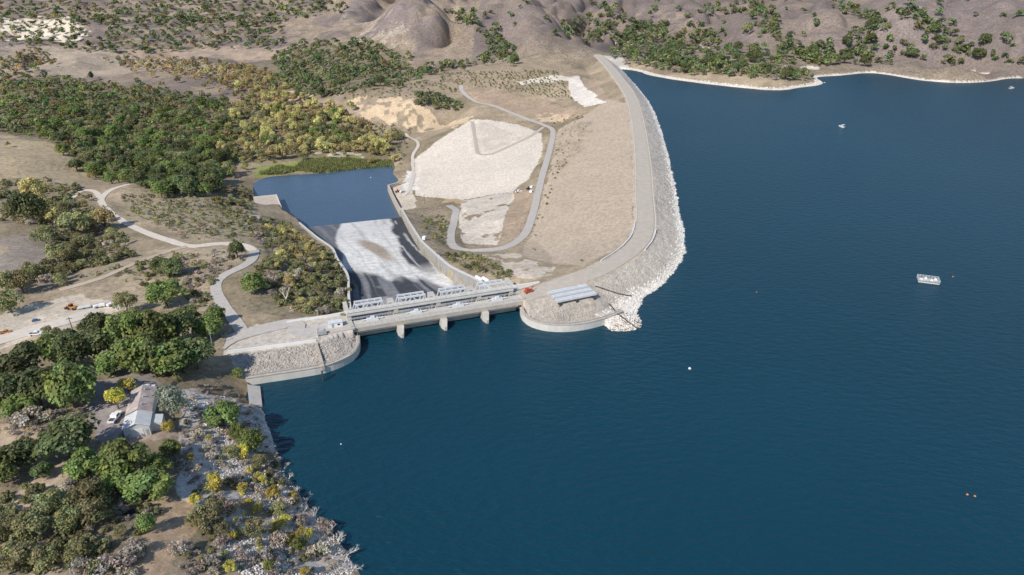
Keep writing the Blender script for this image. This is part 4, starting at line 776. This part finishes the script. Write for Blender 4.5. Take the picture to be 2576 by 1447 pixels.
# poles
def pole(bx,by,ty,label,m='pole_wood',r=.16,arm=True):
    g=G(bx,by); dep=g[1]*cp+(H-g[2])*sp; h=(by-ty)*dep/F/.85; t=thing('utility_pole',label,'pole',g,.4); MB().tube((0,0,-.5),(0,0,h),r*1.3,r*.8,8).build('shaft',m,t)
    if arm: MB().box(-1,1,-.07,.07,h-.7,h-.5).build('crossarm',m,t)
    else: MB().box(-.5,.2,-.15,.15,h-.15,h+.1).build('lamp_head',m,t)
pole(188,847,800,'wooden utility pole beside the pale dirt road'); pole(393,950,857,'tall wooden utility pole above the metal building'); pole(435,945,900,'slim metal mast right of the tall wooden pole','galvanised',.09,False); pole(535,872,830,'grey lamp post at left edge of the apron','galvanised',.1,False); pole(1068,512,492,'wooden pole beside the bare pad below the gravel mound'); pole(800,800,782,'short lamp post on left approach road','galvanised',.1,False)
# tyres
for i,(px,py) in enumerate(((318,1297),(327,1292),(336,1287),(347,1284),(352,1281))):
    g=G(px,py); mb=MB(); n=16; ring=[(.75,0),(.82,.16),(.75,.32),(.45,.32),(.45,0)]
    vs=[(r_*math.cos(2*math.pi*j/n),r_*math.sin(2*math.pi*j/n),z_) for j in range(n) for r_,z_ in ring]; mb.add(vs,[(j*5+k_,((j+1)%n)*5+k_,((j+1)%n)*5+(k_+1)%5,j*5+(k_+1)%5) for j in range(n) for k_ in range(5)])
    o=mb.build('tyre','tyre',None,(g[0],g[1],g[2]+.05)); tag(o,'black tyre lying flat in a row on bare soil','tyre','black tyres on bare soil')
# ---------------------------------------------------------------- house
fl=np.array(P(318,1098,13.2)); fr=np.array(P(378,1096,13.2)); zb=float(zat(*((fl+fr)/2)[:2])); bk=np.array(P(396,1002,13.2)); ax=(bk-fr)[:2]; HL=float(np.hypot(*ax)); hz=math.atan2(ax[1],ax[0])-math.pi/2
t=thing('metal_building','long metal building with rusty roof and pale front section','building',((fl[0]+fr[0])/2,(fl[1]+fr[1])/2,zb),hz); HW=float(np.hypot(*(fr-fl)[:2]))/2
def gable(y0,y1,w_,he,hr,nm,wm,rm):
    MB().prism([(-w_,-1),(w_,-1),(w_,he),(0,hr),(-w_,he)],y0,y1).build('wall',wm,t)
    mb=MB()
    for s in (-1,1):
        k=(hr-he)/w_; e=(w_+.35)*s; v=[(0,y0-.3,hr+.1),(e,y0-.3,hr+.1-k*(w_+.35)),(e,y1+.3,hr+.1-k*(w_+.35)),(0,y1+.3,hr+.1)]; mb.add(v+[(a_,b_,c_+.09) for a_,b_,c_ in v],[(0,1,2,3),(4,5,6,7),(0,1,5,4),(1,2,6,5),(2,3,7,6)])
        yy=y0
        while yy<y1: mb.tube((0,yy,hr+.2),(e,yy,hr+.2-k*(w_+.35)),.06,n=4); yy+=1.0
    return mb.build('roof',rm,t)
gable(0,6.5,HW,3.2,4.5,'front','pale_steel','metal_roof'); rf=gable(6.85,HL,HW*.97,3.6,5.0,'rear','pale_steel','rust_roof')
for y in (9,13,17): MB().tube((.8,y,4.6),(.8,y,5.4),.25,n=8).build('roof_vent','galvanised',rf)
MB().box(-1.4,1.6,-.06,0,-.2,2.6).build('roller_door','white_paint',t); MB().box(2.2,2.9,-.05,0,-.2,2).build('door','grey_steel',t)
mb=MB(); mb.prism([(HW+.02,-.8),(HW+3,-.8),(HW+3,2.1),(HW+.02,2.8)],2.0,6.2); mb.build('lean_to','pale_steel',t)
for y in (8.5,12.5,16.5): MB().box(-HW*.97-.05,-HW*.97,y-.6,y+.6,1.2,2.2).build('window','glass',t)
for i,(px,py) in enumerate(((326,1102),(333,1098))): 
    g=G(px,py); t=thing('fuel_drum','grey drum standing before the metal building, '+('left one' if i==0 else 'right one'),'drum',g); MB().tube((0,0,0),(0,0,1.1),.45,n=12).build('barrel','galvanised',t); MB().tube((0,0,1.1),(0,0,1.18),.2,n=8).build('cap','dark_steel',t)
# ---------------------------------------------------------------- on the water
def boat(px,py,rz,label,s=1):
    g=P(px,py,0); t=thing('motor_boat',label,'boat',(g[0],g[1],-.15),rz); t.scale=(s,s,s); mb=MB(); secs=[(-3.4,1.15,.0),(-1,1.25,0),(1.5,1.05,.05),(2.8,.55,.3),(3.6,.05,.7)]; v=[]
    for x,w_,k in secs: v+=[(x,-w_,1.0+k*.3),(x,-w_*.75,.1+k),(x,0,-.25+k),(x,w_*.75,.1+k),(x,w_,1.0+k*.3)]
    f=[(i*5+j,i*5+j+1,i*5+j+6,i*5+j+5) for i in range(4) for j in range(4)]+[(0,1,2,3,4)]+[(i*5+4,i*5,i*5+5,i*5+9) for i in range(4)]
    mb.add(v,f); mb.build('hull','white_paint',t); MB().prism([(-.6,1.05),(1.4,1.05),(.9,1.9),(-.5,2.0)],-.85,.85).build('cabin','white_paint',t); MB().prism([(-.3,1.35),(1.05,1.35),(.85,1.75),(-.3,1.8)],-.87,.87).build('cabin_window','glass',t)
    MB().box(-3.9,-3.4,-.25,.25,.2,1.5,.8).build('outboard_motor','black_paint',t); mb=MB(); 
    for y in (-.9,.9): mb.tube((-.8,y,1),(-.8,y,2.6),.05,n=4); mb.tube((-2.6,y,1),(-2.6,y,2.6),.05,n=4)
    mb.build('canopy_post','galvanised',t); MB().box(-2.8,-.6,-1,1,2.6,2.68).build('canopy','white_paint',t)
boat(2117,320,1.9,'white motor boat on the open lake, nearer of two',1.0); boat(2545,223,.2,'white motor boat far away at right edge of the lake',1.0)
g=P(2334,708,0); t=thing('floating_platform','white railed floating platform on the open lake','floating platform',(g[0],g[1],0),-.35)
for y in (-1.9,0,1.9): MB().tube((-4.3,y,.1),(4.3,y,.1),.45,n=10).build('pontoon','pale_steel',t)
MB().box(-4.4,4.4,-2.5,2.5,.56,.72).build('deck','concrete_grey',t); mb=MB()
for x in np.linspace(-4.3,4.3,8):
    for y in (-2.4,2.4): mb.tube((x,y,.72),(x,y,1.9),.07,n=4)
for z in (1.3,1.9): mb.path([(-4.3,-2.4,z),(4.3,-2.4,z),(4.3,2.4,z),(-4.3,2.4,z),(-4.3,-2.4,z)],.07,4)
mb.build('railing','white_paint',t)
for x,y in ((-3,-1),(-1,.8),(1.2,-.6),(3,.9)): MB().box(x-.55,x+.55,y-.5,y+.5,.73,1.5,.9).build('storage_box','white_paint',t)
for px,py,r_,m,lab in ((1735,928,.55,'white_paint','white round buoy alone in mid lake before the spillway'),(1903,736,.35,'orange_paint','small orange buoy between the dam and floating platform'),(2397,697,.4,'orange_paint','small orange buoy right of the floating platform'),(858,1118,.25,'white_paint','small white float near the foreground shore'),(2433,1245,.35,'orange_paint','left one of two orange floats at lower right'),(2452,1249,.35,'orange_paint','right one of two orange floats at lower right'),(933,447,.5,'white_paint','white float in the basin pool')):
    g=P(px,py,-45 if py<450 else 0); t=thing('buoy',lab,'buoy',(g[0],g[1],g[2])); mb=MB(); pr=[(.0,-.6),(.6,-.5),(1,0),(.75,.6),(.25,.95),(.0,1)]
    n=12; vs=[(a_*r_*math.cos(2*math.pi*j/n),a_*r_*math.sin(2*math.pi*j/n),b_*r_+.1) for a_,b_ in pr for j in range(n)]; mb.add(vs,[(i*n+j,i*n+(j+1)%n,(i+1)*n+(j+1)%n,(i+1)*n+j) for i in range(5) for j in range(n)]); mb.build('float_body',m,t); MB().tube((0,0,r_),(0,0,r_*1.7),r_*.12,n=6).build('top_ring','dark_steel',t)
# ---------------------------------------------------------------- light + camera
SX,SY=-.64,-.768; EL=math.radians(42)
w=bpy.data.worlds.new('World'); S.world=w; w.use_nodes=True; N=w.node_tree.nodes; sk=N.new('ShaderNodeTexSky'); sk.sky_type='NISHITA'; sk.sun_disc=False; sk.sun_elevation=EL; sk.sun_rotation=math.atan2(SX,SY); sk.dust_density=.2; sk.ozone_density=2.5; sk.altitude=200
w.node_tree.links.new(sk.outputs[0],N['Background'].inputs['Color']); N['Background'].inputs['Strength'].default_value=.15
l=bpy.data.lights.new('sun','SUN'); l.energy=5.0; l.angle=math.radians(.5); l.color=(1,.945,.865); so=bpy.data.objects.new('sun',l); COL.objects.link(so)
ce=math.cos(EL); so.rotation_euler=Vector((-SX*ce,-SY*ce,-math.sin(EL))).to_track_quat('-Z','Y').to_euler()
cam=bpy.data.cameras.new('camera'); cam.sensor_width=36; cam.lens=36*F/W; cam.clip_end=20000; cam.clip_start=1; co=bpy.data.objects.new('camera',cam); COL.objects.link(co); co.location=(0,0,H); co.rotation_euler=(math.pi/2-PIT,0,0); S.camera=co
S.view_settings.view_transform='Standard'; S.view_settings.look='None'; S.view_settings.exposure=0
